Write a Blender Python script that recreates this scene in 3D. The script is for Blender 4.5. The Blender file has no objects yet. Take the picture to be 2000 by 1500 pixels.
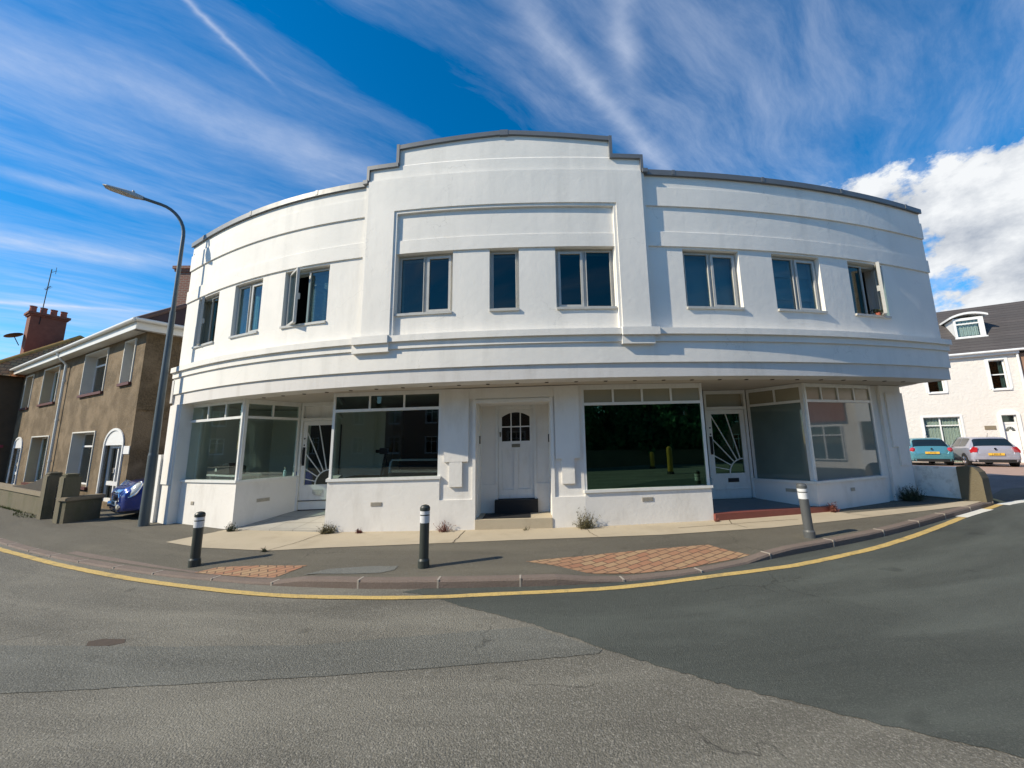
import bpy, bmesh, math, random
from mathutils import Vector, Matrix, Euler
random.seed(7)
SC = bpy.context.scene
COL = SC.collection
rad = math.radians

# ------------------------------------------------------------ camera, world, sun, exposure
cam_d = bpy.data.cameras.new('camera')
cam = bpy.data.objects.new('camera', cam_d)
COL.objects.link(cam)
cam_d.sensor_width = 36
cam_d.lens = 748/2000*36
cam_d.clip_start = 0.05
cam_d.clip_end = 5000
cam.matrix_world = Matrix.Translation((0, 0, 1.65)) @ Matrix.Rotation(rad(90+9.11), 4, 'X') @ Matrix.Rotation(rad(-0.5), 4, 'Z')
SC.camera = cam

SUN_AZ, SUN_EL = rad(18.5), rad(36)
to_sun = Vector((-math.cos(SUN_AZ)*math.cos(SUN_EL), -math.sin(SUN_AZ)*math.cos(SUN_EL), math.sin(SUN_EL)))
sl_ = bpy.data.lights.new('sun', 'SUN')
sl_.energy = 5.0
sl_.angle = rad(0.55)
sl_.color = (1.0, 0.895, 0.71)
sun = bpy.data.objects.new('sun', sl_)
COL.objects.link(sun)
sun.rotation_euler = to_sun.to_track_quat('Z', 'Y').to_euler()
sun.location = (-20, -8, 20)

SC.view_settings.view_transform = 'Standard'
SC.view_settings.look = 'None'
SC.view_settings.exposure = 0.21
SC.view_settings.gamma = 1


class NT:
    """tiny node helper"""
    def __init__(s, tree):
        s.t = tree
        s.n = tree.nodes
        s.l = tree.links

    def node(s, typ, **kw):
        n = s.n.new(typ)
        for k, v in kw.items():
            setattr(n, k, v)
        return n

    def put(s, sock, v):
        if v is None:
            return
        if isinstance(v, bpy.types.NodeSocket):
            s.l.new(v, sock)
        else:
            if isinstance(v, (tuple, list)) and len(v) == 3 and sock.type == 'RGBA':
                v = (*v, 1)
            sock.default_value = v

    def m(s, op, a, b=None, c=None, clamp=False):
        n = s.n.new('ShaderNodeMath')
        n.operation = op
        n.use_clamp = clamp
        for i, v in enumerate((a, b, c)):
            s.put(n.inputs[i], v)
        return n.outputs[0]

    def mix(s, f, a, b, blend='MIX'):
        n = s.n.new('ShaderNodeMix')
        n.data_type = 'RGBA'
        n.blend_type = blend
        s.put(n.inputs[0], f)
        s.put(n.inputs[6], a)
        s.put(n.inputs[7], b)
        return n.outputs[2]

    def ramp(s, f, stops, interp='LINEAR'):
        n = s.n.new('ShaderNodeValToRGB')
        n.color_ramp.interpolation = interp
        el = n.color_ramp.elements
        while len(el) < len(stops):
            el.new(0.5)
        for e, (p, c) in zip(el, stops):
            e.position = p
            if isinstance(c, (int, float)):
                c = (c, c, c)
            e.color = (*c, 1)
        s.put(n.inputs[0], f)
        return n.outputs[0]

    def noise(s, vec, scale, detail=4, rough=0.55, dist=0.0, col=False):
        n = s.n.new('ShaderNodeTexNoise')
        s.put(n.inputs['Vector'], vec)
        n.inputs['Scale'].default_value = scale
        n.inputs['Detail'].default_value = detail
        n.inputs['Roughness'].default_value = rough
        n.inputs['Distortion'].default_value = dist
        return n.outputs['Color' if col else 'Fac']

    def comb(s, x, y, z):
        n = s.n.new('ShaderNodeCombineXYZ')
        for i, v in enumerate((x, y, z)):
            s.put(n.inputs[i], v)
        return n.outputs[0]

    def sep(s, v):
        n = s.n.new('ShaderNodeSeparateXYZ')
        s.put(n.inputs[0], v)
        return n.outputs


# world: physical sky with thin high cloud streaks and one cumulus bank low in the right
W = bpy.data.worlds.new('World')
SC.world = W
W.use_nodes = True
t = NT(W.node_tree)
W.node_tree.nodes.clear()
sky = t.node('ShaderNodeTexSky', sky_type='NISHITA')
sky.sun_disc = False
sky.sun_elevation = SUN_EL
sky.sun_rotation = math.atan2(to_sun.x, to_sun.y) % (2*math.pi)
sky.altitude = 0
sky.air_density = 1.0
sky.dust_density = 0.1
sky.ozone_density = 3.2
hs = t.node('ShaderNodeHueSaturation')
hs.inputs['Saturation'].default_value = 1.42
hs.inputs['Value'].default_value = 1.36
hs.inputs['Hue'].default_value = 0.497
t.put(hs.inputs['Color'], sky.outputs[0])
gm = t.node('ShaderNodeGamma')
gm.inputs[1].default_value = 1.02
t.put(gm.inputs[0], hs.outputs[0])
tc = t.node('ShaderNodeTexCoord')
D = tc.outputs['Generated']
dx, dy, dz = t.sep(D)
zc = t.m('MAXIMUM', dz, 0.06)
px = t.m('DIVIDE', dx, zc)
py = t.m('DIVIDE', dy, zc)
ax_, ay_ = 0.80, 0.60
al = t.m('ADD', t.m('MULTIPLY', px, ax_), t.m('MULTIPLY', py, ay_))
ac = t.m('ADD', t.m('MULTIPLY', px, -ay_), t.m('MULTIPLY', py, ax_))
wob = t.noise(t.comb(px, py, 0.3), 0.9, 3)
ac2 = t.m('ADD', ac, t.m('MULTIPLY', wob, 0.34))
st1 = t.noise(t.comb(t.m('MULTIPLY', al, 0.35), t.m('MULTIPLY', ac2, 1.7), 1.7), 1.0, 5, 0.52, 0.1)
st2 = t.noise(t.comb(t.m('MULTIPLY', al, 1.7), t.m('MULTIPLY', ac2, 7.0), 4.1), 1.0, 9, 0.66, 0.12)
cov = t.noise(t.comb(t.m('MULTIPLY', al, 0.5), t.m('MULTIPLY', ac, 0.9), 8.4), 1.0, 3, 0.5)
s_ = t.m('ADD', t.m('MULTIPLY', st1, 0.50), t.m('MULTIPLY', st2, 0.50))
s_ = t.m('ADD', s_, t.m('MULTIPLY', t.m('SUBTRACT', cov, 0.5), 0.55))
cir = t.ramp(s_, [(0.42, 0.0), (0.52, 0.10), (0.64, 0.30), (0.80, 0.55)])
cir = t.sep(cir)[0]


def streak(a, b, w, gain, fade=0.25):
    L = math.hypot(b[0]-a[0], b[1]-a[1])
    ux, uy = (b[0]-a[0])/L, (b[1]-a[1])/L
    rx = t.m('SUBTRACT', px, a[0])
    ry = t.m('SUBTRACT', py, a[1])
    u = t.m('ADD', t.m('MULTIPLY', rx, ux), t.m('MULTIPLY', ry, uy))
    v = t.m('ADD', t.m('MULTIPLY', rx, -uy), t.m('MULTIPLY', ry, ux))
    nz = t.noise(t.comb(t.m('MULTIPLY', u, 3.0/w*0.05), v, 2.2), 3.0, 5, 0.6)
    v = t.m('ADD', v, t.m('MULTIPLY', t.m('SUBTRACT', nz, 0.5), w*1.4))
    g = t.m('EXPONENT', t.m('MULTIPLY', t.m('POWER', t.m('DIVIDE', t.m('ABSOLUTE', v), w), 1.6), -1.0))
    k = t.m('MULTIPLY', t.m('DIVIDE', u, fade, clamp=True), t.m('DIVIDE', t.m('SUBTRACT', L, u), fade, clamp=True), clamp=True)
    n2 = t.noise(t.comb(px, py, 6.0), 5.0, 5, 0.65)
    return t.m('MULTIPLY', t.m('MULTIPLY', g, k), t.m('MULTIPLY', t.m('ADD', n2, 0.1), gain*0.85))


streaks = [streak((-0.80, 0.50), (-0.64, 0.98), 0.009, 0.62, 0.18),
           streak((-0.10, 0.60), (0.70, 1.40), 0.035, 0.62, 0.3),
           streak((0.16, 0.50), (0.38, 1.02), 0.035, 0.5, 0.2),
           streak((-4.5, 2.25), (-2.5, 2.75), 0.035, 0.75, 0.6),
           streak((-1.7, 0.62), (-0.35, 1.36), 0.13, 0.62, 0.4),
           streak((-3.2, 1.30), (-1.6, 2.1), 0.12, 0.8, 0.6),
           streak((-2.2, 1.02), (-1.1, 1.75), 0.06, 0.45, 0.5)]
tot = cir
for q in streaks:
    tot = t.m('ADD', tot, q)
# cumulus: mask around a direction, billowing noise
cd = Vector((0.79, 0.60, 0.20)).normalized()
dp = t.m('ADD', t.m('ADD', t.m('MULTIPLY', dx, cd.x), t.m('MULTIPLY', dy, cd.y)), t.m('MULTIPLY', dz, cd.z))
mask = t.m('DIVIDE', t.m('SUBTRACT', dp, 0.90), 0.085)
cdv = t.comb(dx, dy, t.m('MULTIPLY', dz, 1.5))
b1 = t.noise(cdv, 4.2, 10, 0.62, 0.0)
dens = t.m('ADD', t.m('MULTIPLY', t.m('SUBTRACT', b1, 0.5), 8.5), t.m('SUBTRACT', t.m('SUBTRACT', t.m('MULTIPLY', mask, 0.95), 0.38), t.m('MULTIPLY', t.m('MAXIMUM', t.m('SUBTRACT', dz, 0.43), 0.0), 14.0)))
cum = t.m('MULTIPLY', dens, 2.2, clamp=True)
sh = t.noise(t.comb(t.m('ADD', dx, -0.05), t.m('ADD', dy, -0.02), t.m('ADD', t.m('MULTIPLY', dz, 1.5), 0.07)), 4.2, 8, 0.58, 0.0)
lit = t.m('ADD', t.m('MULTIPLY', t.m('SUBTRACT', b1, sh), 4.5), t.m('ADD', t.m('MULTIPLY', dz, 1.5), 0.02), clamp=True)
hor = t.m('POWER', t.m('SUBTRACT', 1.0, t.m('MULTIPLY', dz, 1.0, clamp=True), clamp=True), 7.0)
ccol = t.mix(lit, (3.3, 3.75, 4.5), (7.6, 7.8, 8.0))
base = t.mix(t.m('MULTIPLY', tot, 1.0, clamp=True), gm.outputs[0], (6.1, 6.7, 8.0))
full = t.mix(cum, base, ccol)
bg = t.node('ShaderNodeBackground')
bg.inputs[1].default_value = 0.105
t.put(bg.inputs[0], full)
wo = t.node('ShaderNodeOutputWorld')
t.l.new(bg.outputs[0], wo.inputs[0])

# ------------------------------------------------------------ materials
MATS = {}


def newmat(name):
    m = bpy.data.materials.new(name)
    m.use_nodes = True
    m.node_tree.nodes.clear()
    n = NT(m.node_tree)
    out = n.node('ShaderNodeOutputMaterial')
    MATS[name] = m
    return m, n, out


def cracks(n, vec, scale, width):
    w = n.noise(vec, scale*2.5, 4, 0.6, 0.0, True)
    vm = n.node('ShaderNodeVectorMath', operation='MULTIPLY_ADD')
    n.put(vm.inputs[0], w)
    vm.inputs[1].default_value = (0.5/scale, 0.5/scale, 0.5/scale)
    n.put(vm.inputs[2], vec)
    v = n.node('ShaderNodeTexVoronoi', feature='DISTANCE_TO_EDGE')
    n.put(v.inputs['Vector'], vm.outputs[0])
    v.inputs['Scale'].default_value = scale
    line = n.m('SUBTRACT', 1.0, n.m('DIVIDE', v.outputs['Distance'], width*scale, clamp=True), clamp=True)
    gate = n.ramp(n.noise(vec, scale*0.9, 3), [(0.48, 0.0), (0.58, 1.0)])
    return n.m('MULTIPLY', line, gate)


def surf(name, col, rough=0.7, metal=0.0, var=0.12, vscale=3.0, bump=0.0, bscale=30.0, fine=0.0, fscale=120.0,
         spec=0.5, streakv=0.0, dirt=None, coat=0.0, tone=None, crack=None):
    m, n, out = newmat(name)
    p = n.node('ShaderNodeBsdfPrincipled')
    tcn = n.node('ShaderNodeTexCoord').outputs['Object']
    c = n.mix(n.noise(tcn, vscale, 5, 0.6), tuple(v*(1-var) for v in col), tuple(min(1, v*(1+var)) for v in col))
    if fine:
        c = n.mix(n.m('MULTIPLY', n.ramp(n.noise(tcn, fscale, 2, 0.7), [(0.35, 0.0), (0.65, 1.0)]), fine), c, tuple(v*0.45 for v in col))
    if dirt:
        dc, amt, sx, sz = dirt
        xx, yy, zz = n.sep(tcn)
        v = n.comb(n.m('MULTIPLY', xx, sx), n.m('MULTIPLY', yy, sx), n.m('MULTIPLY', zz, sz))
        d = n.ramp(n.noise(v, 1.0, 6, 0.65), [(0.50, 0.0), (0.74, 1.0)])
        c = n.mix(n.m('MULTIPLY', d, amt), c, dc)
    if tone:
        tc_, ts, amt = tone
        d = n.ramp(n.noise(tcn, ts, 3, 0.6), [(0.42, 0.0), (0.62, 1.0)])
        c = n.mix(n.m('MULTIPLY', d, amt), c, tc_)
    if crack:
        c = n.mix(n.m('MULTIPLY', cracks(n, tcn, crack[0], 0.006), crack[1]), c, tuple(v*0.45 for v in col))
    n.put(p.inputs['Base Color'], c)
    rr = n.m('ADD', rough, n.m('MULTIPLY', n.m('SUBTRACT', n.noise(tcn, vscale*2.3, 3), 0.5), 0.15), clamp=True)
    n.put(p.inputs['Roughness'], rr)
    p.inputs['Metallic'].default_value = metal
    p.inputs['Specular IOR Level'].default_value = spec
    p.inputs['Coat Weight'].default_value = coat
    p.inputs['Coat Roughness'].default_value = 0.05
    if bump:
        b = n.node('ShaderNodeBump')
        b.inputs['Strength'].default_value = min(1.0, bump)
        b.inputs['Distance'].default_value = 0.01 if bump <= 1 else 0.01*bump
        n.put(b.inputs['Height'], n.noise(tcn, bscale, 4, 0.6))
        n.put(p.inputs['Normal'], b.outputs[0])
    n.l.new(p.outputs[0], out.inputs[0])
    return m


def glass(name, tint=(0.8, 0.86, 0.84), refl=1.0, gcol=(0.95, 1, 0.98)):
    m, n, out = newmat(name)
    g = n.node('ShaderNodeNewGeometry')
    vm = n.node('ShaderNodeVectorMath', operation='DOT_PRODUCT')
    n.put(vm.inputs[0], g.outputs['Normal'])
    n.put(vm.inputs[1], g.outputs['Incoming'])
    c = n.m('ABSOLUTE', vm.outputs['Value'])
    f = n.m('ADD', n.m('MULTIPLY', n.m('POWER', n.m('SUBTRACT', 1.0, c, clamp=True), 4.5), 0.85), 0.05*refl, clamp=True)
    tr = n.node('ShaderNodeBsdfTransparent')
    tr.inputs[0].default_value = (*tint, 1)
    gl = n.node('ShaderNodeBsdfGlossy')
    gl.inputs['Roughness'].default_value = 0.0
    gl.inputs[0].default_value = (*gcol, 1)
    # old glass is never quite flat
    tcn = n.node('ShaderNodeTexCoord').outputs['Object']
    b = n.node('ShaderNodeBump')
    b.inputs['Strength'].default_value = 0.012
    b.inputs['Distance'].default_value = 0.02
    n.put(b.inputs['Height'], n.noise(tcn, 1.3, 2))
    n.put(gl.inputs['Normal'], b.outputs[0])
    mx = n.node('ShaderNodeMixShader')
    n.put(mx.inputs[0], f)
    n.l.new(tr.outputs[0], mx.inputs[1])
    n.l.new(gl.outputs[0], mx.inputs[2])
    n.l.new(mx.outputs[0], out.inputs[0])
    return m


def coated(name, col, rough=0.04, var=0.15):
    """painted / obscured panel behind glass"""
    m, n, out = newmat(name)
    p = n.node('ShaderNodeBsdfPrincipled')
    tcn = n.node('ShaderNodeTexCoord').outputs['Object']
    xx, yy, zz = n.sep(tcn)
    c = n.mix(n.noise(n.comb(xx, yy, n.m('MULTIPLY', zz, 0.6)), 1.8, 5, 0.6), tuple(v*(1-var) for v in col), tuple(v*(1+var) for v in col))
    n.put(p.inputs['Base Color'], c)
    p.inputs['Roughness'].default_value = rough
    p.inputs['IOR'].default_value = 1.6
    n.l.new(p.outputs[0], out.inputs[0])
    return m


def asphalt(name, dark, light, chip, grain=1.0, patch=0.5):
    m, n, out = newmat(name)
    p = n.node('ShaderNodeBsdfPrincipled')
    o = n.node('ShaderNodeTexCoord').outputs['Object']
    big = n.noise(o, 0.45, 5, 0.6, 0.6)
    c = n.mix(n.ramp(big, [(0.3, 0.0), (0.7, 1.0)]), dark, light)
    f1 = n.noise(o, 55*grain, 3, 0.8)
    f2 = n.noise(o, 150*grain, 2, 0.8)
    c = n.mix(n.m('MULTIPLY', n.ramp(f1, [(0.50, 0.0), (0.66, 1.0)]), 0.8), c, chip)
    c = n.mix(n.m('MULTIPLY', n.ramp(f2, [(0.34, 1.0), (0.50, 0.0)]), 0.75), c, tuple(v*0.35 for v in dark))
    # tyre-worn long smears and stains
    xx, yy, zz = n.sep(o)
    a2 = n.m('ADD', n.m('MULTIPLY', xx, 0.28), n.m('MULTIPLY', yy, 0.1))
    b2 = n.m('SUBTRACT', n.m('MULTIPLY', yy, 1.3), n.m('MULTIPLY', n.m('MULTIPLY', xx, xx), 0.035))
    sm = n.noise(n.comb(a2, b2, 3.3), 1.3, 5, 0.6, 0.5)
    c = n.mix(n.m('MULTIPLY', n.ramp(sm, [(0.48, 0.0), (0.68, 1.0)]), 0.30*patch), c, tuple(min(1, v*1.9) for v in light))
    c = n.mix(n.m('MULTIPLY', n.ramp(sm, [(0.28, 1.0), (0.44, 0.0)]), 0.45*patch), c, tuple(v*0.55 for v in dark))
    c = n.mix(n.m('MULTIPLY', cracks(n, o, 0.55, 0.012), 0.75*patch), c, tuple(v*0.35 for v in dark))
    spot = n.ramp(n.noise(o, 2.2, 2, 0.5), [(0.70, 0.0), (0.76, 1.0)])
    c = n.mix(n.m('MULTIPLY', spot, 0.45*patch), c, tuple(v*0.5 for v in dark))
    n.put(p.inputs['Base Color'], c)
    n.put(p.inputs['Roughness'], n.m('ADD', 0.78, n.m('MULTIPLY', big, 0.15)))
    p.inputs['Specular IOR Level'].default_value = 0.35
    b = n.node('ShaderNodeBump')
    b.inputs['Strength'].default_value = 0.9
    b.inputs['Distance'].default_value = 0.006
    v = n.node('ShaderNodeTexVoronoi')
    n.put(v.inputs['Vector'], o)
    v.inputs['Scale'].default_value = 75*grain
    n.put(b.inputs['Height'], n.m('ADD', n.m('MULTIPLY', v.outputs['Distance'], -1.0), f2))
    n.put(p.inputs['Normal'], b.outputs[0])
    n.l.new(p.outputs[0], out.inputs[0])
    return m


def brickmat(name, c1, c2, mortar, sx, sz, rough=0.85, rot=0.0, plane='XZ', offset=0.5, mort=0.015):
    m, n, out = newmat(name)
    p = n.node('ShaderNodeBsdfPrincipled')
    o = n.node('ShaderNodeTexCoord').outputs['Object']
    xx, yy, zz = n.sep(o)
    if plane == 'XZ':
        v = n.comb(n.m('ADD', xx, n.m('MULTIPLY', yy, 0.9)), zz, 0.0)
    else:
        ca, sa = math.cos(rot), math.sin(rot)
        v = n.comb(n.m('ADD', n.m('MULTIPLY', xx, ca), n.m('MULTIPLY', yy, sa)),
                   n.m('ADD', n.m('MULTIPLY', xx, -sa), n.m('MULTIPLY', yy, ca)), 0.0)
    br = n.node('ShaderNodeTexBrick')
    n.put(br.inputs['Vector'], v)
    br.offset = offset
    br.inputs['Scale'].default_value = 1.0
    br.inputs['Brick Width'].default_value = sx
    br.inputs['Row Height'].default_value = sz
    br.inputs['Mortar Size'].default_value = mort
    br.inputs['Bias'].default_value = 0.0
    n.put(br.inputs['Color1'], c1)
    n.put(br.inputs['Color2'], c2)
    n.put(br.inputs['Mortar'], mortar)
    c = n.mix(n.m('MULTIPLY', n.noise(o, 9, 5, 0.7), 0.6), br.outputs[0], tuple(x*0.5 for x in c1))
    n.put(p.inputs['Base Color'], c)
    p.inputs['Roughness'].default_value = rough
    b = n.node('ShaderNodeBump')
    b.inputs['Strength'].default_value = 0.8
    b.inputs['Distance'].default_value = 0.01
    n.put(b.inputs['Height'], n.m('ADD', n.m('SUBTRACT', 1.0, br.outputs['Fac']), n.m('MULTIPLY', n.noise(o, 60, 3), 0.4)))
    n.put(p.inputs['Normal'], b.outputs[0])
    n.l.new(p.outputs[0], out.inputs[0])
    return m


WHITE = surf('white_render', (0.82, 0.79, 0.73), 0.8, var=0.05, vscale=1.2, bump=0.45, bscale=7, dirt=((0.52, 0.51, 0.47), 0.38, 2.6, 0.30), tone=((0.73, 0.715, 0.67), 0.7, 0.6), crack=(0.9, 0.35))
WHITE2 = surf('white_render_ground', (0.76, 0.735, 0.69), 0.85, var=0.06, vscale=2, bump=0.4, bscale=14, dirt=((0.42, 0.38, 0.32), 0.35, 2.2, 0.8))
FASC = surf('weathered_white_fascia', (0.67, 0.645, 0.61), 0.8, var=0.08, vscale=2, bump=0.3, bscale=30, dirt=((0.40, 0.37, 0.32), 0.4, 2.5, 0.5))
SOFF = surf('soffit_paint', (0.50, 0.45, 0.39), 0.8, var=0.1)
WPAINT = surf('white_gloss_paint', (0.74, 0.74, 0.71), 0.35, var=0.05, vscale=6, dirt=((0.45, 0.42, 0.36), 0.3, 8, 3))
UPVC = surf('white_window_frame', (0.50, 0.49, 0.45), 0.35, var=0.05, dirt=((0.33, 0.30, 0.26), 0.45, 9, 5))
UPVC2 = surf('clean_white_trim', (0.80, 0.80, 0.79), 0.4, var=0.03)
COPING = surf('grey_coping_metal', (0.155, 0.165, 0.175), 0.5, metal=0.2, var=0.12, vscale=3)
CREAM = coated('cream_transom_panel', (0.30, 0.27, 0.19), 0.25)
FROST = coated('whitewashed_glass', (0.115, 0.15, 0.135), 0.03, 0.25)
FROST2 = coated('whitewashed_glass_pale', (0.16, 0.19, 0.18), 0.03, 0.25)
GLASS = glass('window_glass')
GLASSD = glass('dark_window_glass', (0.45, 0.55, 0.55), 1.2, (0.95, 0.88, 0.78))
GLASSM = glass('upper_window_glass', (0.62, 0.72, 0.74), 1.2)
GREENG = glass('green_shop_glass', (0.16, 0.26, 0.20), 2.6, (0.55, 1.0, 0.72))
BLACK = surf('black_rubber', (0.012, 0.012, 0.013), 0.7, var=0.3, vscale=20)
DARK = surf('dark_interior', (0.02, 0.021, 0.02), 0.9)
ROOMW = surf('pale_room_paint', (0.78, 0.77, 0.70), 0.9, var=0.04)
ROOMF = surf('room_floor', (0.36, 0.34, 0.30), 0.6)
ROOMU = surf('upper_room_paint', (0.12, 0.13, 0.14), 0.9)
BLIND = surf('pale_blind_cloth', (0.36, 0.46, 0.46), 0.9, var=0.05)
SLATB = surf('slatted_blind', (0.50, 0.50, 0.47), 0.8, var=0.05)
CURT = surf('teal_curtain', (0.30, 0.50, 0.50), 0.9, var=0.25, vscale=6)
ROAD = asphalt('old_asphalt', (0.128, 0.120, 0.097), (0.178, 0.168, 0.137), (0.36, 0.34, 0.29), 1.15, 1.0)
ROADN = asphalt('new_asphalt', (0.066, 0.074, 0.064), (0.088, 0.097, 0.084), (0.15, 0.158, 0.14), 1.6, 1.0)
ROADT = asphalt('trench_asphalt', (0.108, 0.108, 0.092), (0.158, 0.157, 0.135), (0.30, 0.295, 0.26), 1.2, 0.8)
ROADS = asphalt('side_street_asphalt', (0.09, 0.095, 0.10), (0.13, 0.135, 0.14), (0.2, 0.2, 0.2), 1.2, 0.7)
PAVE = asphalt('pavement_asphalt', (0.112, 0.100, 0.074), (0.152, 0.137, 0.103), (0.26, 0.25, 0.22), 1.8, 0.7)
PATCH = asphalt('pavement_patch', (0.13, 0.135, 0.12), (0.19, 0.19, 0.17), (0.33, 0.33, 0.3), 1.3, 0.3)
SLAB = surf('cream_concrete', (0.47, 0.40, 0.29), 0.9, var=0.10, vscale=1.6, bump=0.6, bscale=45, fine=0.25, fscale=160, dirt=((0.27, 0.22, 0.15), 0.45, 1.5, 1.5))
KERB = surf('kerb_stone', (0.20, 0.155, 0.128), 0.9, var=0.2, vscale=4, bump=0.9, bscale=60, fine=0.5, fscale=90)
YEL = surf('yellow_road_paint', (0.62, 0.44, 0.15), 0.8, var=0.14, vscale=5, bump=0.8, bscale=70, fine=0.45, fscale=45, dirt=((0.2, 0.17, 0.10), 0.8, 5, 5), crack=(2.5, 0.8))
WLINE = surf('white_road_paint', (0.70, 0.69, 0.62), 0.8, var=0.1, fine=0.25, fscale=60)
BLOCKP = brickmat('red_paving_blocks', (0.38, 0.185, 0.105), (0.43, 0.30, 0.165), (0.10, 0.07, 0.05), 0.205, 0.105, 0.85, rad(32), 'XY', 0.5, 0.008)
PINKP = surf('pink_paving', (0.40, 0.27, 0.21), 0.85, var=0.12, vscale=2)
TILEL = surf('pale_floor_tile', (0.42, 0.40, 0.36), 0.5, var=0.06)
TILED = surf('grey_floor_tile', (0.13, 0.14, 0.145), 0.5, var=0.12)
REDT = surf('red_quarry_tile', (0.20, 0.055, 0.04), 0.5, var=0.25, vscale=8)
ROUGHC = surf('brown_roughcast', (0.165, 0.118, 0.066), 0.95, var=0.25, vscale=2.5, bump=2.2, bscale=26, fine=0.75, fscale=22, tone=((0.27, 0.20, 0.125), 1.6, 0.6))
REVEAL = surf('painted_reveal', (0.66, 0.64, 0.58), 0.8)
REVEALC = surf('tan_reveal', (0.46, 0.36, 0.25), 0.8)
SILLR = surf('dark_red_sill', (0.10, 0.03, 0.025), 0.6)
SLATE = surf('dark_roof', (0.055, 0.035, 0.038), 0.8, var=0.25, vscale=6)
REDROOF = brickmat('red_roof_tiles', (0.70, 0.25, 0.09), (0.74, 0.40, 0.16), (0.08, 0.03, 0.02), 0.30, 0.16, 0.85, 0, 'XZ', 0.5, 0.012)
BRICK = brickmat('chimney_brick', (0.30, 0.10, 0.065), (0.20, 0.07, 0.05), (0.30, 0.24, 0.19), 0.22, 0.075)
POT = surf('chimney_pot_clay', (0.36, 0.10, 0.06), 0.8, var=0.2)
GUT = surf('white_gutter', (0.76, 0.74, 0.68), 0.4, var=0.05)
GWALL = surf('mossy_wall', (0.15, 0.13, 0.085), 0.95, var=0.25, vscale=3, bump=0.9, bscale=25, fine=0.3, dirt=((0.07, 0.08, 0.035), 0.8, 2, 1))
GCAP = surf('wall_coping', (0.23, 0.19, 0.13), 0.95, var=0.2, vscale=4, bump=0.6, bscale=30)
CONC = surf('weathered_concrete', (0.15, 0.125, 0.08), 0.95, var=0.25, vscale=4, bump=1.0, bscale=35, dirt=((0.08, 0.08, 0.05), 0.7, 2, 2))
LWALL = surf('scuffed_white_wall', (0.84, 0.83, 0.78), 0.9, var=0.08, vscale=3, bump=0.7, bscale=18, dirt=((0.22, 0.22, 0.17), 0.65, 5, 4))
CRIM = surf('crimson_paint', (0.28, 0.015, 0.05), 0.4)
GALV = surf('lamp_post_steel', (0.095, 0.115, 0.125), 0.45, metal=0.3, var=0.15, vscale=5)
LHEAD = surf('lamp_head_grey', (0.36, 0.36, 0.35), 0.5)
LLENS = surf('lamp_lens', (0.55, 0.5, 0.42), 0.2)
BOLL = surf('bollard_green_black', (0.035, 0.042, 0.037), 0.45, var=0.2, vscale=8)
BOLLG = surf('bollard_grey', (0.085, 0.09, 0.092), 0.5, var=0.15, vscale=8)
BAND = surf('reflective_band', (0.66, 0.67, 0.68), 0.35, var=0.1, vscale=12)
WHSE = surf('pink_white_roughcast', (0.72, 0.68, 0.63), 0.9, var=0.06, vscale=2, bump=2.5, bscale=7)
BRNH = surf('brown_render', (0.30, 0.18, 0.12), 0.9)
ROOFG = brickmat('grey_roof_tiles', (0.080, 0.072, 0.070), (0.105, 0.092, 0.088), (0.045, 0.035, 0.035), 0.6, 0.20, 0.8, 0, 'XZ', 0.5, 0.014)
NET = surf('net_curtain', (0.66, 0.64, 0.60), 0.9, var=0.35, vscale=9)
WEED = surf('dry_weed', (0.13, 0.11, 0.045), 0.8, var=0.4, vscale=20)
WEEDR = surf('reddish_weed', (0.16, 0.05, 0.035), 0.8, var=0.4, vscale=20)
WEEDD = surf('dark_green_weed', (0.045, 0.055, 0.025), 0.8, var=0.4, vscale=20)
GRASS = surf('verge_grass', (0.10, 0.12, 0.03), 0.9, var=0.4, vscale=10)
LEAF = surf('tree_leaf', (0.045, 0.15, 0.05), 0.7, var=0.5, vscale=3)
BARK = surf('tree_bark', (0.10, 0.075, 0.05), 0.9, var=0.3)
BLUEP = surf('blue_car_paint', (0.006, 0.028, 0.22), 0.25, metal=0.35, var=0.05, coat=1.0)
TEALP = surf('teal_car_paint', (0.10, 0.30, 0.36), 0.25, metal=0.4, var=0.05, coat=1.0)
SILVP = surf('silver_car_paint', (0.36, 0.36, 0.42), 0.42, metal=0.25, var=0.04, coat=1.0)
CARG = surf('car_glass', (0.010, 0.016, 0.018), 0.03, spec=0.9, var=0.1)
CHROME = surf('chrome', (0.7, 0.7, 0.72), 0.12, metal=1.0, var=0.02)
LAMPC = surf('headlamp_lens', (0.62, 0.62, 0.56), 0.1, var=0.2, vscale=15, coat=1.0)
TAIL = surf('tail_lamp_red', (0.42, 0.015, 0.02), 0.15, coat=1.0)
PLATEY = surf('yellow_number_plate', (0.75, 0.45, 0.05), 0.5)
PLATEW = surf('white_number_plate', (0.75, 0.75, 0.72), 0.5)
INK = surf('black_lettering', (0.02, 0.02, 0.02), 0.6)
RUB = surf('tyre_rubber', (0.02, 0.02, 0.021), 0.85)
BLUEC = surf('blue_plastic', (0.01, 0.06, 0.50), 0.35)
CYANC = surf('light_blue_cloth', (0.05, 0.28, 0.45), 0.8, var=0.4, vscale=25)
BOTTLE = surf('clear_bottle', (0.45, 0.60, 0.65), 0.15)
FRIDGE = surf('grey_cabinet_edge', (0.34, 0.37, 0.36), 0.35)
YPOST = surf('yellow_post', (0.42, 0.24, 0.03), 0.4)
HBRICK = brickmat('orange_tile_hanging', (0.42, 0.14, 0.06), (0.36, 0.12, 0.06), (0.2, 0.08, 0.05), 0.2, 0.12)
BRASS = surf('dull_brass', (0.22, 0.20, 0.15), 0.4, metal=0.6)
VENT = surf('vent_grille', (0.42, 0.38, 0.31), 0.7, var=0.3, vscale=20)
IRON = surf('rusty_iron', (0.07, 0.05, 0.035), 0.8, var=0.3, vscale=20)
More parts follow.
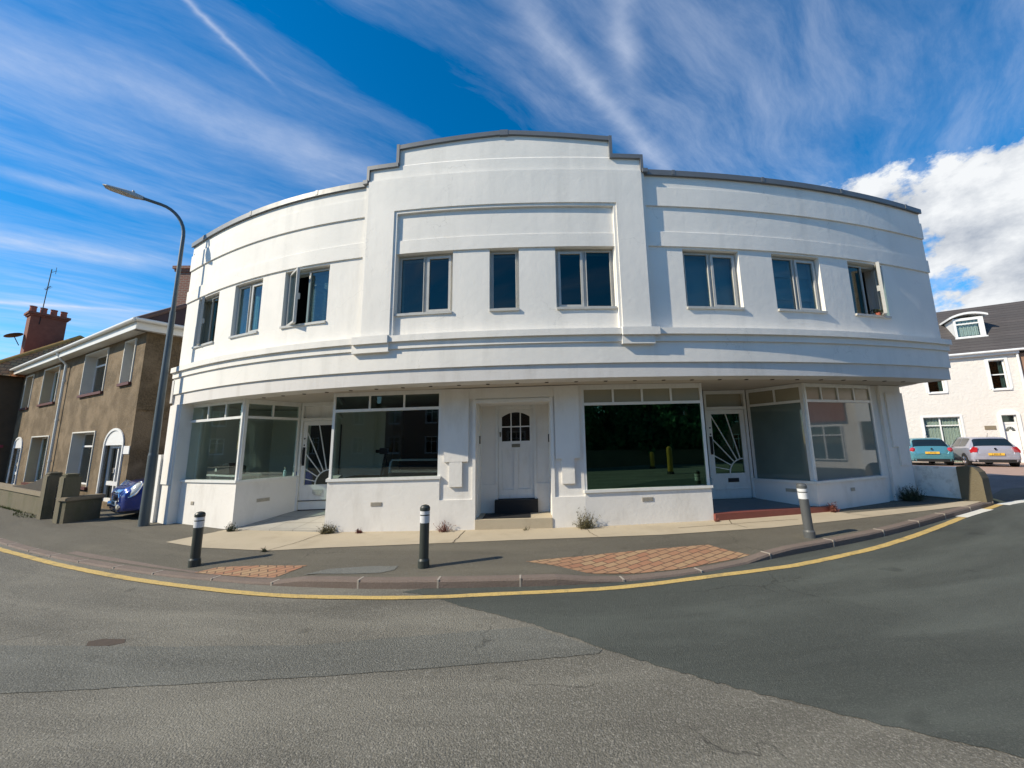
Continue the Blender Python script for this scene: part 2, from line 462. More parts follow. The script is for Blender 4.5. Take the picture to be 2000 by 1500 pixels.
CRACK = surf('dark_joint', (0.07, 0.05, 0.03), 0.95)


# ------------------------------------------------------------ mesh helpers
class MB:
    def __init__(s):
        s.v, s.f = [], []

    def add(s, verts, faces):
        o = len(s.v)
        s.v += [tuple(p) for p in verts]
        s.f += [tuple(i+o for i in f) for f in faces]
        return s

    def hexa(s, p):
        """8 corners: bottom ring 0-3, top ring 4-7"""
        return s.add(p, [(0, 3, 2, 1), (4, 5, 6, 7), (0, 1, 5, 4), (1, 2, 6, 5), (2, 3, 7, 6), (3, 0, 4, 7)])

    def box(s, x0, x1, y0, y1, z0, z1, M=None):
        p = [(x0, y0, z0), (x1, y0, z0), (x1, y1, z0), (x0, y1, z0), (x0, y0, z1), (x1, y0, z1), (x1, y1, z1), (x0, y1, z1)]
        if M:
            p = [M @ Vector(q) for q in p]
        return s.hexa(p)

    def tube(s, pts, rads, n=10, cap=True, twist=0):
        pts = [Vector(p) for p in pts]
        if isinstance(rads, (int, float)):
            rads = [rads]*len(pts)
        o = len(s.v)
        ref = Vector((0, 0, 1))
        d0 = (pts[1]-pts[0]).normalized()
        if abs(d0.dot(ref)) > 0.9:
            ref = Vector((1, 0, 0))
        for i, p in enumerate(pts):
            a = pts[max(0, i-1)]
            b = pts[min(len(pts)-1, i+1)]
            d = (b-a).normalized()
            u = (ref - d*ref.dot(d)).normalized()
            ref = u
            w = d.cross(u)
            for k in range(n):
                th = 2*math.pi*k/n+twist
                s.v.append(tuple(p+(u*math.cos(th)+w*math.sin(th))*rads[i]))
        for i in range(len(pts)-1):
            for k in range(n):
                a = o+i*n+k
                b = o+i*n+(k+1) % n
                s.f.append((a, b, b+n, a+n))
        if cap:
            s.f.append(tuple(o+k for k in range(n))[::-1])
            s.f.append(tuple(o+(len(pts)-1)*n+k for k in range(n)))
        return s

    def prism(s, poly, z0, z1, M=None):
        n = len(poly)
        p = [(x, y, z0) for x, y in poly]+[(x, y, z1) for x, y in poly]
        if M:
            p = [M @ Vector(q) for q in p]
        return s.add(p, [tuple(range(n))[::-1], tuple(range(n, 2*n))]+[(i, (i+1) % n, (i+1) % n+n, i+n) for i in range(n)])

    def build(s, name, mat, parent=None, smooth=False, bevel=0.0, recalc=True):
        me = bpy.data.meshes.new(name)
        me.from_pydata(s.v, [], s.f)
        if recalc or bevel:
            bm = bmesh.new()
            bm.from_mesh(me)
            if recalc:
                bmesh.ops.recalc_face_normals(bm, faces=bm.faces)
            if bevel:
                bmesh.ops.bevel(bm, geom=bm.edges[:], offset=bevel, segments=2, affect='EDGES', clamp_overlap=True)
            bm.to_mesh(me)
            bm.free()
        me.materials.append(mat)
        if smooth:
            for q in me.polygons:
                q.use_smooth = True
        o = bpy.data.objects.new(name, me)
        COL.objects.link(o)
        if parent:
            o.parent = parent
        return o


def tag(o, label=None, cat=None, group=None, kind=None):
    for k, v in (('label', label), ('category', cat), ('group', group), ('kind', kind)):
        if v:
            o[k] = v
    return o


def empty(name, loc=(0, 0, 0), rz=0.0, label=None, cat=None, group=None):
    o = bpy.data.objects.new(name, None)
    o.empty_display_size = 0.2
    COL.objects.link(o)
    o.location = loc
    o.rotation_euler = (0, 0, rz)
    return tag(o, label, cat, group)


def copy_tree(o, parent=None):
    c = o.copy()
    COL.objects.link(c)
    c.parent = parent
    for ch in list(o.children):
        copy_tree(ch, c)
    return c


# ------------------------------------------------------------ ground
def T(x):
    a = max(-9.0, min(10.0, x))
    z = 0.01+0.027*a+0.001*a*a
    if x < -9:
        z += (max(x, -40)+9)*0.009
    if x > 10:
        z += (min(x, 60)-10)*0.003
    return z


KP = [(-40, 24.6), (-24, 15.4), (-17, 11.6), (-13.2, 9.52), (-10.03, 7.87), (-8.4, 7.08), (-6.9, 6.42), (-5.07, 5.72), (-4, 5.40), (-3.05, 5.15), (-1.88, 4.94),
      (-0.9, 4.85), (-0.32, 4.82), (0.5, 4.79), (1.3, 4.83), (2.0, 4.94), (2.65, 5.13), (3.44, 5.43), (4.28, 5.72), (5.41, 6.12),
      (6.5, 6.58), (7.72, 7.14), (8.7, 7.58), (9.35, 7.88)]


def ky(x):
    for (a, b) in zip(KP, KP[1:]):
        if a[0] <= x <= b[0]:
            f = (x-a[0])/(b[0]-a[0])
            return a[1]+(b[1]-a[1])*f
    return KP[-1][1]+(x-KP[-1][0])*0.9


def sstep(a, b, x):
    f = max(0, min(1, (x-a)/(b-a)))
    return f*f*(3-2*f)


def drop(x):
    """1 where the kerb is dropped flush with the road"""
    d1 = sstep(-12.5, -11.5, x)*(1-sstep(-3.2, -2.5, x))
    d2 = sstep(0.5, 1.2, x)*(1-sstep(3.0, 3.7, x))
    return max(d1, d2)


def up(x, y):
    d = (y-ky(x))*0.9
    return 0.09 - drop(x)*0.068*(1-sstep(0.0, 1.1, d))


def sheet(name, poly, mat, h=0.0, pav=False, step=0.5, extra=None, parent=None):
    me = bpy.data.meshes.new(name)
    bm = bmesh.new()
    vs = [bm.verts.new((x, y, 0)) for x, y in poly]
    f = bm.faces.new(vs)
    bmesh.ops.triangulate(bm, faces=[f])
    xs = [p[0] for p in poly]
    ys = [p[1] for p in poly]

    def cut(co, no):
        bmesh.ops.bisect_plane(bm, geom=bm.verts[:]+bm.edges[:]+bm.faces[:], plane_co=co, plane_no=no, dist=1e-5)
    k = math.ceil(max(min(xs), -14)/step)
    while k*step < min(max(xs), 14):
        cut((k*step, 0, 0), (1, 0, 0))
        k += 1
    for X in (-40, -30, -20, -9, 10, 20, 60):
        if min(xs) < X < max(xs):
            cut((X, 0, 0), (1, 0, 0))
    if pav:
        k = math.ceil(min(ys)/0.25)
        while k*0.25 < min(max(ys), 12):
            cut((0, k*0.25, 0), (0, 1, 0))
            k += 1
    for v in bm.verts:
        x, y = v.co.x, v.co.y
        v.co.z = T(x)+(up(x, y) if pav else 0)+h
    bmesh.ops.recalc_face_normals(bm, faces=bm.faces)
    for q in bm.faces:
        if q.normal.z < 0:
            q.normal_flip()
        q.smooth = True
    bm.to_mesh(me)
    bm.free()
    me.materials.append(mat)
    o = bpy.data.objects.new(name, me)
    COL.objects.link(o)
    if parent:
        o.parent = parent
    return o


tag(sheet('ground', [(-900, -900), (900, -900), (900, 900), (-900, 900)], ROAD, 0.0), kind='structure')


def jag(pts, amp=0.02, n=14):
    out = []
    for a, b in zip(pts, pts[1:]):
        for i in range(n):
            f = i/n
            out.append((a[0]+(b[0]-a[0])*f+random.uniform(-amp, amp), a[1]+(b[1]-a[1])*f+random.uniform(-amp, amp)))
    out.append(pts[-1])
    return out


split = jag([(-1.30, 4.78), (-0.98, 4.66), (-0.55, 4.31), (0.08, 3.92), (0.43, 3.63), (0.95, 3.19), (1.37, 2.88), (1.62, 2.73), (2.04, 2.47), (2.54, 2.19), (6.5, -0.3)], 0.012)
kin = [(x, y+0.02) for x, y in KP if x > -0.95]
tag(sheet('new_road_surface', split+[(30, -0.3), (30, 16), (12.6, 10.6), (10.2, 8.35)]+kin[::-1], ROADN, 0.004), kind='structure')


def gp(q):
    return q


trench = jag([(-8.5, 4.15), (-4.63, 3.78), (-3.0, 3.66), (-1.78, 3.61), (-0.48, 3.74), (0.17, 3.80)], 0.006, 16) + jag([(0.25, 3.72), (0.70, 3.36)], 0.006, 6) + jag([(0.66, 3.30), (-0.02, 3.24), (-1.53, 3.13), (-3.69, 3.05), (-8.5, 2.9)], 0.006, 16)
tag(sheet('trench_road_patch', trench, ROADT, 0.004), kind='structure')
tag(sheet('side_street_road', [(10.6, 8.9), (13, 10.5), (30, 16.3), (30, 26), (20, 26), (13.5, 15)], ROADS, 0.006), kind='structure')
tag(sheet('pink_paved_forecourt', [(15.5, 14.8), (22.0, 13.6), (40, 7), (60, 30), (18.9, 30)], PINKP, 0.012), kind='structure')


def offs(pts, d):
    out = []
    for i, p in enumerate(pts):
        a = pts[max(0, i-1)]
        b = pts[min(len(pts)-1, i+1)]
        tx, ty = b[0]-a[0], b[1]-a[1]
        L = math.hypot(tx, ty)
        out.append((p[0]-ty/L*d, p[1]+tx/L*d))
    return out


def dense(pts, step=0.3):
    # catmull-rom
    out = []
    for i in range(len(pts)-1):
        p0 = pts[max(0, i-1)]
        p1, p2 = pts[i], pts[i+1]
        p3 = pts[min(len(pts)-1, i+2)]
        n = max(2, int(math.hypot(p2[0]-p1[0], p2[1]-p1[1])/step))
        for k in range(n):
            f = k/n
            out.append(tuple(0.5*((2*p1[j])+(-p0[j]+p2[j])*f+(2*p0[j]-5*p1[j]+4*p2[j]-p3[j])*f*f+(-p0[j]+3*p1[j]-3*p2[j]+p3[j])*f**3) for j in range(2)))
    out.append(pts[-1])
    return out


corner = [(9.75, 8.08), (10.0, 8.35), (10.15, 8.75), (10.35, 9.4), (11.2, 11.2), (13.5, 15.2), (18, 23)]
KL = dense(KP[1:]+corner, 0.3)
# yellow line, worn edges
yl = dense([(-24, 15.12), (-17, 11.32), (-13.2, 9.26), (-9.9, 7.58), (-8.3, 6.83), (-6.84, 6.17), (-4.95, 5.41), (-3.02, 4.80), (-1.85, 4.60), (-0.95, 4.53), (-0.31, 4.54), (1.17, 4.60),
            (2.5, 4.86), (3.4, 5.05), (3.81, 5.17), (4.51, 5.42), (5.25, 5.71), (6.34, 6.23), (7.63, 6.90), (8.47, 7.34), (9.63, 7.90), (10.3, 8.3), (11.0, 9.3)], 0.12)


def strip(name, pts, w0, w1, mat, h, jagged=0.004, **kw):
    a = offs(pts, w0)
    b = offs(pts, w1)
    m = MB()
    vs, fs = [], []
    for i, (p, q) in enumerate(zip(a, b)):
        j1, j2 = random.uniform(-jagged, jagged), random.uniform(-jagged, jagged)
        for r_, j in ((p, j1), (q, j2)):
            vs.append((r_[0], r_[1]+j, T(r_[0])+h))
        if i:
            k = 2*i
            fs.append((k-2, k-1, k+1, k))
    m.add(vs, fs)
    o = m.build(name, mat, recalc=False)
    for p in o.data.polygons:
        if p.normal.z < 0:
            p.flip()
    return o


tag(strip('yellow_line', [p for p in yl], 0.0, 0.10, YEL, 0.009), kind='structure')
tag(strip('white_line', dense([(8.1, 7.18), (8.6, 7.42), (9.2, 7.68)], 0.15), -0.04, 0.12, WLINE, 0.013), kind='structure')
tag(strip('give_way_line', dense([(9.9, 8.0), (10.8, 8.38), (13, 9.2), (16, 10.2), (20, 11.4)], 0.3), -0.05, 0.12, WLINE, 0.010), kind='structure')
# gutter channel: slightly different asphalt between line and kerb
# kerb stones: one row, joints as gaps
m = MB()
mj = MB()
acc = 0.0
inner = offs(KL, 0.128)
nx = 0.0
seg = []


def kerb_h(p, q):
    return up(p[0], ky(p[0])+0.02) if p[0] < 9.4 else 0.07


for i in range(len(KL)-1):
    a, b, c, d = KL[i], KL[i+1], inner[i+1], inner[i]
    L = math.hypot(b[0]-a[0], b[1]-a[1])
    ha, hb = kerb_h(a, d), kerb_h(b, c)
    za, zb = T(a[0]), T(b[0])

    def pr(p, z, h, o=0.0):
        return (p[0], p[1], z+h+o)
    # chamfered outer edge
    ca = (a[0]+(d[0]-a[0])*0.12, a[1]+(d[1]-a[1])*0.12)
    cb = (b[0]+(c[0]-b[0])*0.12, b[1]+(c[1]-b[1])*0.12)
    vs = [pr(a, za, -0.15), pr(b, zb, -0.15), pr(a, za, max(0.006, ha-0.018)), pr(b, zb, max(0.006, hb-0.018)), pr(ca, za, ha+0.004), pr(cb, zb, hb+0.004), pr(d, T(d[0]), ha+0.004), pr(c, T(c[0]), hb+0.004), pr(d, T(d[0]), -0.15), pr(c, T(c[0]), -0.15)]
    m.add(vs, [(0, 1, 3, 2), (2, 3, 5, 4), (4, 5, 7, 6), (6, 7, 9, 8)])
    acc += L
    if acc > 0.88:
        acc = 0
        e = 0.011
        ux, uy = (b[0]-a[0])/L*e, (b[1]-a[1])/L*e
        for P_, o2 in (((a, ca, d), 0),):
            q = [(a[0]-ux-(d[0]-a[0])*0.02, a[1]-uy-(d[1]-a[1])*0.02), (a[0]+ux-(d[0]-a[0])*0.02, a[1]+uy-(d[1]-a[1])*0.02), (d[0]+ux, d[1]+uy), (d[0]-ux, d[1]-uy)]
            mj.prism(q, za-0.02, za+ha+0.0075)
kb = m.build('kerb', KERB)
tag(kb, kind='structure')
tag(mj.build('kerb_joints', surf('kerb_mortar', (0.36, 0.32, 0.27), 0.9)), kind='structure')

pav_poly = [p for p in offs(dense(KP[1:]+corner[:4], 0.5), 0.126)]
pav_poly += [(10.6, 10.2), (9.6, 10.5), (8.6, 13), (-6.0, 12.6), (-7.5, 13.5), (-9.5, 14.5), (-13, 16), (-24, 20.5)]
tag(sheet('pavement', pav_poly, PAVE, 0.0, pav=True), kind='structure')
tag(sheet('pavement_patch', [(-2.72, 5.27), (-2.45, 5.44), (-1.95, 5.50), (-1.55, 5.46), (-1.55, 5.30), (-1.7, 5.20), (-2.1, 5.20)], PATCH, 0.005, pav=True), kind='structure')
tag(sheet('concrete_path', [(-6.30, 7.30), (-5.3, 6.84), (-3.95, 6.50), (-3.03, 6.58), (-1.5, 6.62), (0, 6.66), (2.5, 6.62), (4.4, 6.78), (6.0, 7.10), (8.8, 7.72), (9.5, 8.05), (9.2, 8.15), (8.3, 7.9), (6.4, 7.62),
                            (6.1, 8.3), (4.0, 8.2), (3.6, 7.9), (-4.0, 8.1), (-5.6, 8.9), (-5.9, 8.4), (-5.72, 8.05)], SLAB, 0.006, pav=True), kind='structure')
# joints and cracks in the path
m = MB()
for pts in ([(-3.95, 6.50), (-3.75, 7.0), (-3.62, 7.75)], [(-1.0, 6.62), (-0.95, 7.0), (-0.90, 7.5)], [(1.40, 6.66), (1.33, 6.95), (1.33, 7.4)], [(4.0, 6.85), (3.92, 7.2), (4.1, 7.6)],
            [(6.5, 7.24), (6.35, 7.6)], [(2.9, 7.05), (3.4, 7.1), (4.3, 7.22), (5.2, 7.3)]):
    for a, b in zip(pts, pts[1:]):
        n = 5
        w = 0.006
        for k in range(n):
            p = [a[j]+(b[j]-a[j])*k/n for j in (0, 1)]
            q = [a[j]+(b[j]-a[j])*(k+1)/n for j in (0, 1)]
            if k:
                p = last
            q = [q[0]+random.uniform(-.01, .01), q[1]+random.uniform(-.01, .01)]
            L = math.hypot(q[0]-p[0], q[1]-p[1])
            ux, uy = -(q[1]-p[1])/L*w, (q[0]-p[0])/L*w
            zz = [T(v[0])+0.09+0.0105 for v in (p, p, q, q)]
            m.add([(p[0]+ux, p[1]+uy, zz[0]), (p[0]-ux, p[1]-uy, zz[1]), (q[0]-ux, q[1]-uy, zz[2]), (q[0]+ux, q[1]+uy, zz[3])], [(0, 1, 2, 3)])
            last = q
tag(m.build('path_joints', CRACK), kind='structure')
tag(sheet('block_paving', [(0.16, 5.46), (0.9, 5.03), (1.5, 5.02), (2.1, 5.12), (2.62, 5.30), (3.22, 5.52), (2.89, 6.0), (2.2, 5.88), (1.27, 5.72)], BLOCKP, 0.005, pav=True), kind='structure')
tag(sheet('block_paving', [(-4.45, 5.68), (-3.9, 5.52), (-3.15, 5.32), (-2.90, 5.72), (-3.6, 5.84), (-4.25, 5.86)], BLOCKP, 0.005, pav=True), kind='structure')
tag(sheet('block_paving_border', [(-7.6, 7.03), (-5.0, 5.94), (-4.5, 5.68), (-3.9, 5.52), (-3.15, 5.31), (-3.0, 5.3), (-4.1, 5.56), (-5.07, 5.90), (-6.9, 6.6), (-7.7, 6.96)], KERB, 0.003, pav=True), kind='structure')
# iron cover in the road and small dark scar
zc_ = T(-3.75)
m = MB().prism([(-3.80, 3.72), (-3.62, 3.70), (-3.50, 3.76), (-3.56, 3.83), (-3.78, 3.84), (-3.86, 3.79)], zc_-0.03, zc_+0.006)
tag(m.build('road_cover', IRON), 'small rusty iron cover set in the old asphalt road at left', 'manhole cover')

# ------------------------------------------------------------ the curved building
CC = [6.6525, -0.306369, 1.100856, -0.427623, 0.27222, 0.09828, -0.081338]
XS = 7.096


def cy(x):
    return sum(c*(x/XS)**k for k, c in enumerate(CC))


def csl(x):
    return sum(k*c*(x/XS)**(k-1)/XS for k, c in enumerate(CC) if k)


def Zh(x, h):
    return h+(0.0301-0.0054*h)*x


def S(x, off, h):
    s = csl(x)
    q = math.hypot(1, s)
    X = x+s/q*off
    Y = cy(x)-off/q
    return (X, Y, Zh(x, h))


def cbox(m, x0, x1, o0, o1, h0, h1, step=0.28):
    """curved block; o0 inner offset, o1 outer offset; h0/h1 may be functions of x"""
    n = max(1, int(math.ceil(abs(x1-x0)/step)))
    f0 = h0 if callable(h0) else (lambda x: h0)
    f1 = h1 if callable(h1) else (lambda x: h1)
    vs, fs = [], []
    for i in range(n+1):
        x = x0+(x1-x0)*i/n
        vs += [S(x, o1, f0(x)), S(x, o1, f1(x)), S(x, o0, f1(x)), S(x, o0, f0(x))]
        if i:
            k = 4*i
            for a in range(4):
                b = (a+1) % 4
                fs.append((k-4+a, k-4+b, k+b, k+a))
    fs += [(0, 1, 2, 3), (4*n+3, 4*n+2, 4*n+1, 4*n)]
    m.add(vs, fs)


def sweep(m, prof, x0, x1, step=0.22):
    n = max(1, int(math.ceil(abs(x1-x0)/step)))
    k = len(prof)
    vs, fs = [], []
    for i in range(n+1):
        x = x0+(x1-x0)*i/n
        vs += [S(x, o, h) for o, h in prof]
        if i:
            for a in range(k):
                b = (a+1) % k
                fs.append(((i-1)*k+a, (i-1)*k+b, i*k+b, i*k+a))
    fs.append(tuple(range(k)))
    fs.append(tuple(n*k+a for a in range(k))[::-1])
    m.add(vs, fs)


XL, XR = -8.36, 9.27
XLu, XRu = -8.52, 9.40
CL, CR = -2.93, 2.60
B = empty('commercial_building', (0, 7.5, 0.1), 0, 'long white curved two storey art deco shop building with a stepped parapet', 'building')
BM = {}


def bobj(m, name, mat, parent=None, **kw):
    """mesh built in world coordinates, parented to the building empty"""
    o = m.build(name, mat, **kw)
    o.parent = parent or B
    if parent is None:
        o.matrix_parent_inverse = Matrix.Translation((0, -7.5, -0.1))
    return o


def piers(m, lo, hi, off, wins, h0, h1):
    x = lo
    for a, b in wins:
        cbox(m, x, a, -.45, off, h0, h1)
        x = b
    cbox(m, x, hi, -.45, off, h0, h1)


WIN = [(-7.88, -6.98), (-6.37, -5.47), (-4.83, -3.71), (-2.22, -1.11), (-0.41, 0.145), (0.83, 1.94), (3.29, 4.43), (5.14, 6.23), (6.94, 7.88)]
HS, HH = 4.13, 5.33
for a, b, ww in ((XLu, CL, WIN[:3]), (CR, XRu, WIN[6:])):
    m = MB()
    sweep(m, [(-.45, 5.37), (-.092, 5.37), (-.092, 5.67), (-.118, 5.69), (-.118, 6.22), (-.088, 6.22), (-.088, 6.62), (-.112, 6.64), (-.112, 6.89), (-.45, 6.89)], a, b)
    cbox(m, a, b, -.45, -.122, 3.70, HS)
    piers(m, a, b, -.122, ww, HS, 5.37)
    for p, q in ww:
        cbox(m, p, q, -.45, -.122, HH, 5.37)
    bobj(m, 'upper_wall', WHITE)


# centre bay
m = MB()
FL, FR = -2.28, 2.01
cbox(m, CL, CL+.08, -.45, -.05, 3.70, 6.90)
cbox(m, CR-.07, CR, -.45, -.05, 3.70, 6.90)
cbox(m, CL+.08, FL, -.45, .0, 3.70, 6.90)
cbox(m, FR, CR-.07, -.45, .0, 3.70, 6.90)
cbox(m, FL, FR, -.45, .0, 6.205, 6.90)
cbox(m, FL, FL+.055, -.45, -.022, 3.70, 6.205)
cbox(m, FR-.055, FR, -.45, -.022, 3.70, 6.205)
cbox(m, FL+.055, FR-.055, -.45, -.022, 6.15, 6.205)
sweep(m, [(-.45, HH), (-.055, HH), (-.055, 5.595), (-.075, 5.61), (-.075, 6.15), (-.45, 6.15)], FL+.055, FR-.055)
cbox(m, FL+.055, FR-.055, -.45, -.085, 3.70, 4.11)
piers(m, FL+.055, FR-.055, -.085, WIN[3:6], 4.11, HH)
# stepped parapet above
sweep(m, [(-.45, 6.90), (-.02, 6.90), (-.06, 6.93), (-.06, 6.97), (-.075, 6.98), (-.075, 7.22), (-.45, 7.22)], CL+.05, CR-.05)


def gable(x):
    return 7.83-(abs(x+.11)/2.1)*.15


sweep(m, [(-.45, 7.22), (-.075, 7.22), (-.095, 7.25), (-.095, 7.60), (-.45, 7.60)], -2.26, 1.95)
cbox(m, -2.26, 1.95, -.45, -.095, 7.60, lambda x: gable(x)-.01)
bobj(m, 'centre_bay', WHITE)
# metal coping
m = MB()
CB = .075
for a, b in ((XLu-.03, CL+.02), (CR-.02, XRu+.03)):
    sweep(m, [(-.50, 6.885), (-.085, 6.885), (-.085, 6.875), (-.06, 6.875), (-.06, 6.985), (-.50, 6.995)], a, b)
    x = a+.6
    while x < b:
        cbox(m, x, x+.06, -.51, -.054, 6.89, 6.992)
        x += 1.9
for a, b in ((CL+.02, -2.26-.0), (1.95, CR-.02)):
    cbox(m, a, b, -.50, -.03, 7.20, 7.285)
cbox(m, -2.30, 1.99, -.50, -.05, lambda x: gable(x)-.085, lambda x: gable(x)+.005)
for a in (CL+.0, CR-.055):
    cbox(m, a, a+.055, -.50, -.03, 6.92, 7.285)
for a in (-2.31, 1.95):
    cbox(m, a, a+.06, -.50, -.045, 7.25, 7.70)
for a in (CL-.06, CR-.03):
    cbox(m, a, a+.10, -.50, .0, 6.885, 6.965)
cbox(m, -.20, -.04, -.51, -.045, lambda x: gable(x)-.10, lambda x: gable(x)+.012)
bobj(m, 'parapet_coping', COPING)
# string course and upper fascia
m = MB()
sweep(m, [(-.45, 3.06), (0, 3.06), (0, 3.44), (.035, 3.44), (.035, 3.565), (.085, 3.565), (.085, 3.68), (-.15, 3.70), (-.45, 3.70)], XL, XR)
for a, b in ((CL-.02, FL+.03), (FR-.05, CR+.03)):
    sweep(m, [(.02, 3.545), (.125, 3.545), (.125, 3.685), (.02, 3.71)], a, b)
    sweep(m, [(.0, 3.39), (.075, 3.39), (.075, 3.545), (.0, 3.545)], a-.02 if a < 0 else a, b if a < 0 else b-.08)
bobj(m, 'string_course', WHITE)
m = MB()
cbox(m, XL, XR, -.45, -.035, 2.80, 3.06)
cbox(m, XL-.04, XL+.06, -.45, .01, 2.86, 3.40)
bobj(m, 'lower_fascia', FASC)
# roof slab, side and back walls of the upper storey (straight, behind the facade)
BL, BR = S(XL, -.44, 0), S(XR, -.44, 0)
back = [(9.9, 12.2), (-6.9, 12.2)]
PL = (BL[0], BL[1])
PR = (BR[0], BR[1])


def curve_pts(off, x0=XL, x1=XR, n=40):
    return [S(x0+(x1-x0)*i/n, off, 0)[:2] for i in range(n+1)]


def zprism(m, poly, h0, h1):
    n = len(poly)
    m.add([(x, y, Zh(x, h0)) for x, y in poly]+[(x, y, Zh(x, h1)) for x, y in poly],
          [tuple(range(n))[::-1], tuple(range(n, 2*n))]+[(i, (i+1) % n, (i+1) % n+n, i+n) for i in range(n)])


bldg = curve_pts(-.43)+back
m = MB()
zprism(m, bldg, 6.45, 6.6)
bobj(m, 'roof_slab', COPING)
m = MB()
zprism(m, curve_pts(-.40)+back, 2.815, 2.95)
bobj(m, 'upper_floor', ROOMF)


def wallseg(m, a, b, h0, h1, th=0.2, side=1):
    L = math.hypot(b[0]-a[0], b[1]-a[1])
    nx_, ny_ = -(b[1]-a[1])/L*th*side, (b[0]-a[0])/L*th*side
    zprism(m, [a, b, (b[0]+nx_, b[1]+ny_), (a[0]+nx_, a[1]+ny_)], h0, h1)


m = MB()
wallseg(m, (PL[0]-.2, PL[1]+.02), (-7.0, 12.2), 2.81, 6.9, .2, -1)
wallseg(m, (9.2, 8.62), (10.0, 12.2), 2.81, 6.9, .2, 1)
wallseg(m, (-7.0, 12.2), (10.0, 12.2), -.1, 6.9, .2, 1)
wallseg(m, (-7.95, 9.55), (-6.9, 12.2), -.4, 2.81, .2, -1)
wallseg(m, (8.9, 8.95), (9.8, 12.2), -.4, 2.81, .2, 1)
bobj(m, 'side_wall', WHITE2)
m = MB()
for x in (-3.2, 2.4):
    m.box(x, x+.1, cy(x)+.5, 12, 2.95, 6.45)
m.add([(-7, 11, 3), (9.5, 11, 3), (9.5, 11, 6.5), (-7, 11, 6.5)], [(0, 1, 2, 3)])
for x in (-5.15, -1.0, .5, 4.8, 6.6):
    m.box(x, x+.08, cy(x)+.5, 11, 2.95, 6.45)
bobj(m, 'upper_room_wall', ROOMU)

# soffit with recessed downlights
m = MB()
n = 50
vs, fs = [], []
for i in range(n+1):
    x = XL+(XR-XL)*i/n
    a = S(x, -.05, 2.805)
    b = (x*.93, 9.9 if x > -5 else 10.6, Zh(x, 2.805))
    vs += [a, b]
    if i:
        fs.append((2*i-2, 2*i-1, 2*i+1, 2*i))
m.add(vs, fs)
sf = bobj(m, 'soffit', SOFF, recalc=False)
m = MB()
m2 = MB()
x = -7.2
while x < 8.9:
    c = Vector(S(x, -.42, 2.80))
    ring = [(c.x+.045*math.cos(k*math.pi/6), c.y+.045*math.sin(k*math.pi/6)) for k in range(12)]
    m.prism(ring, c.z-.004, c.z+.001)
    ring = [(c.x+.034*math.cos(k*math.pi/6), c.y+.034*math.sin(k*math.pi/6)) for k in range(12)]
    m2.prism(ring, c.z-.012, c.z-.0045)
    if x < 8.8:
        dl = bobj(m, 'downlight', SOFF)
        o = m2.build('lens', BLACK)
        o.parent = dl
        m, m2 = MB(), MB()
    x += .56


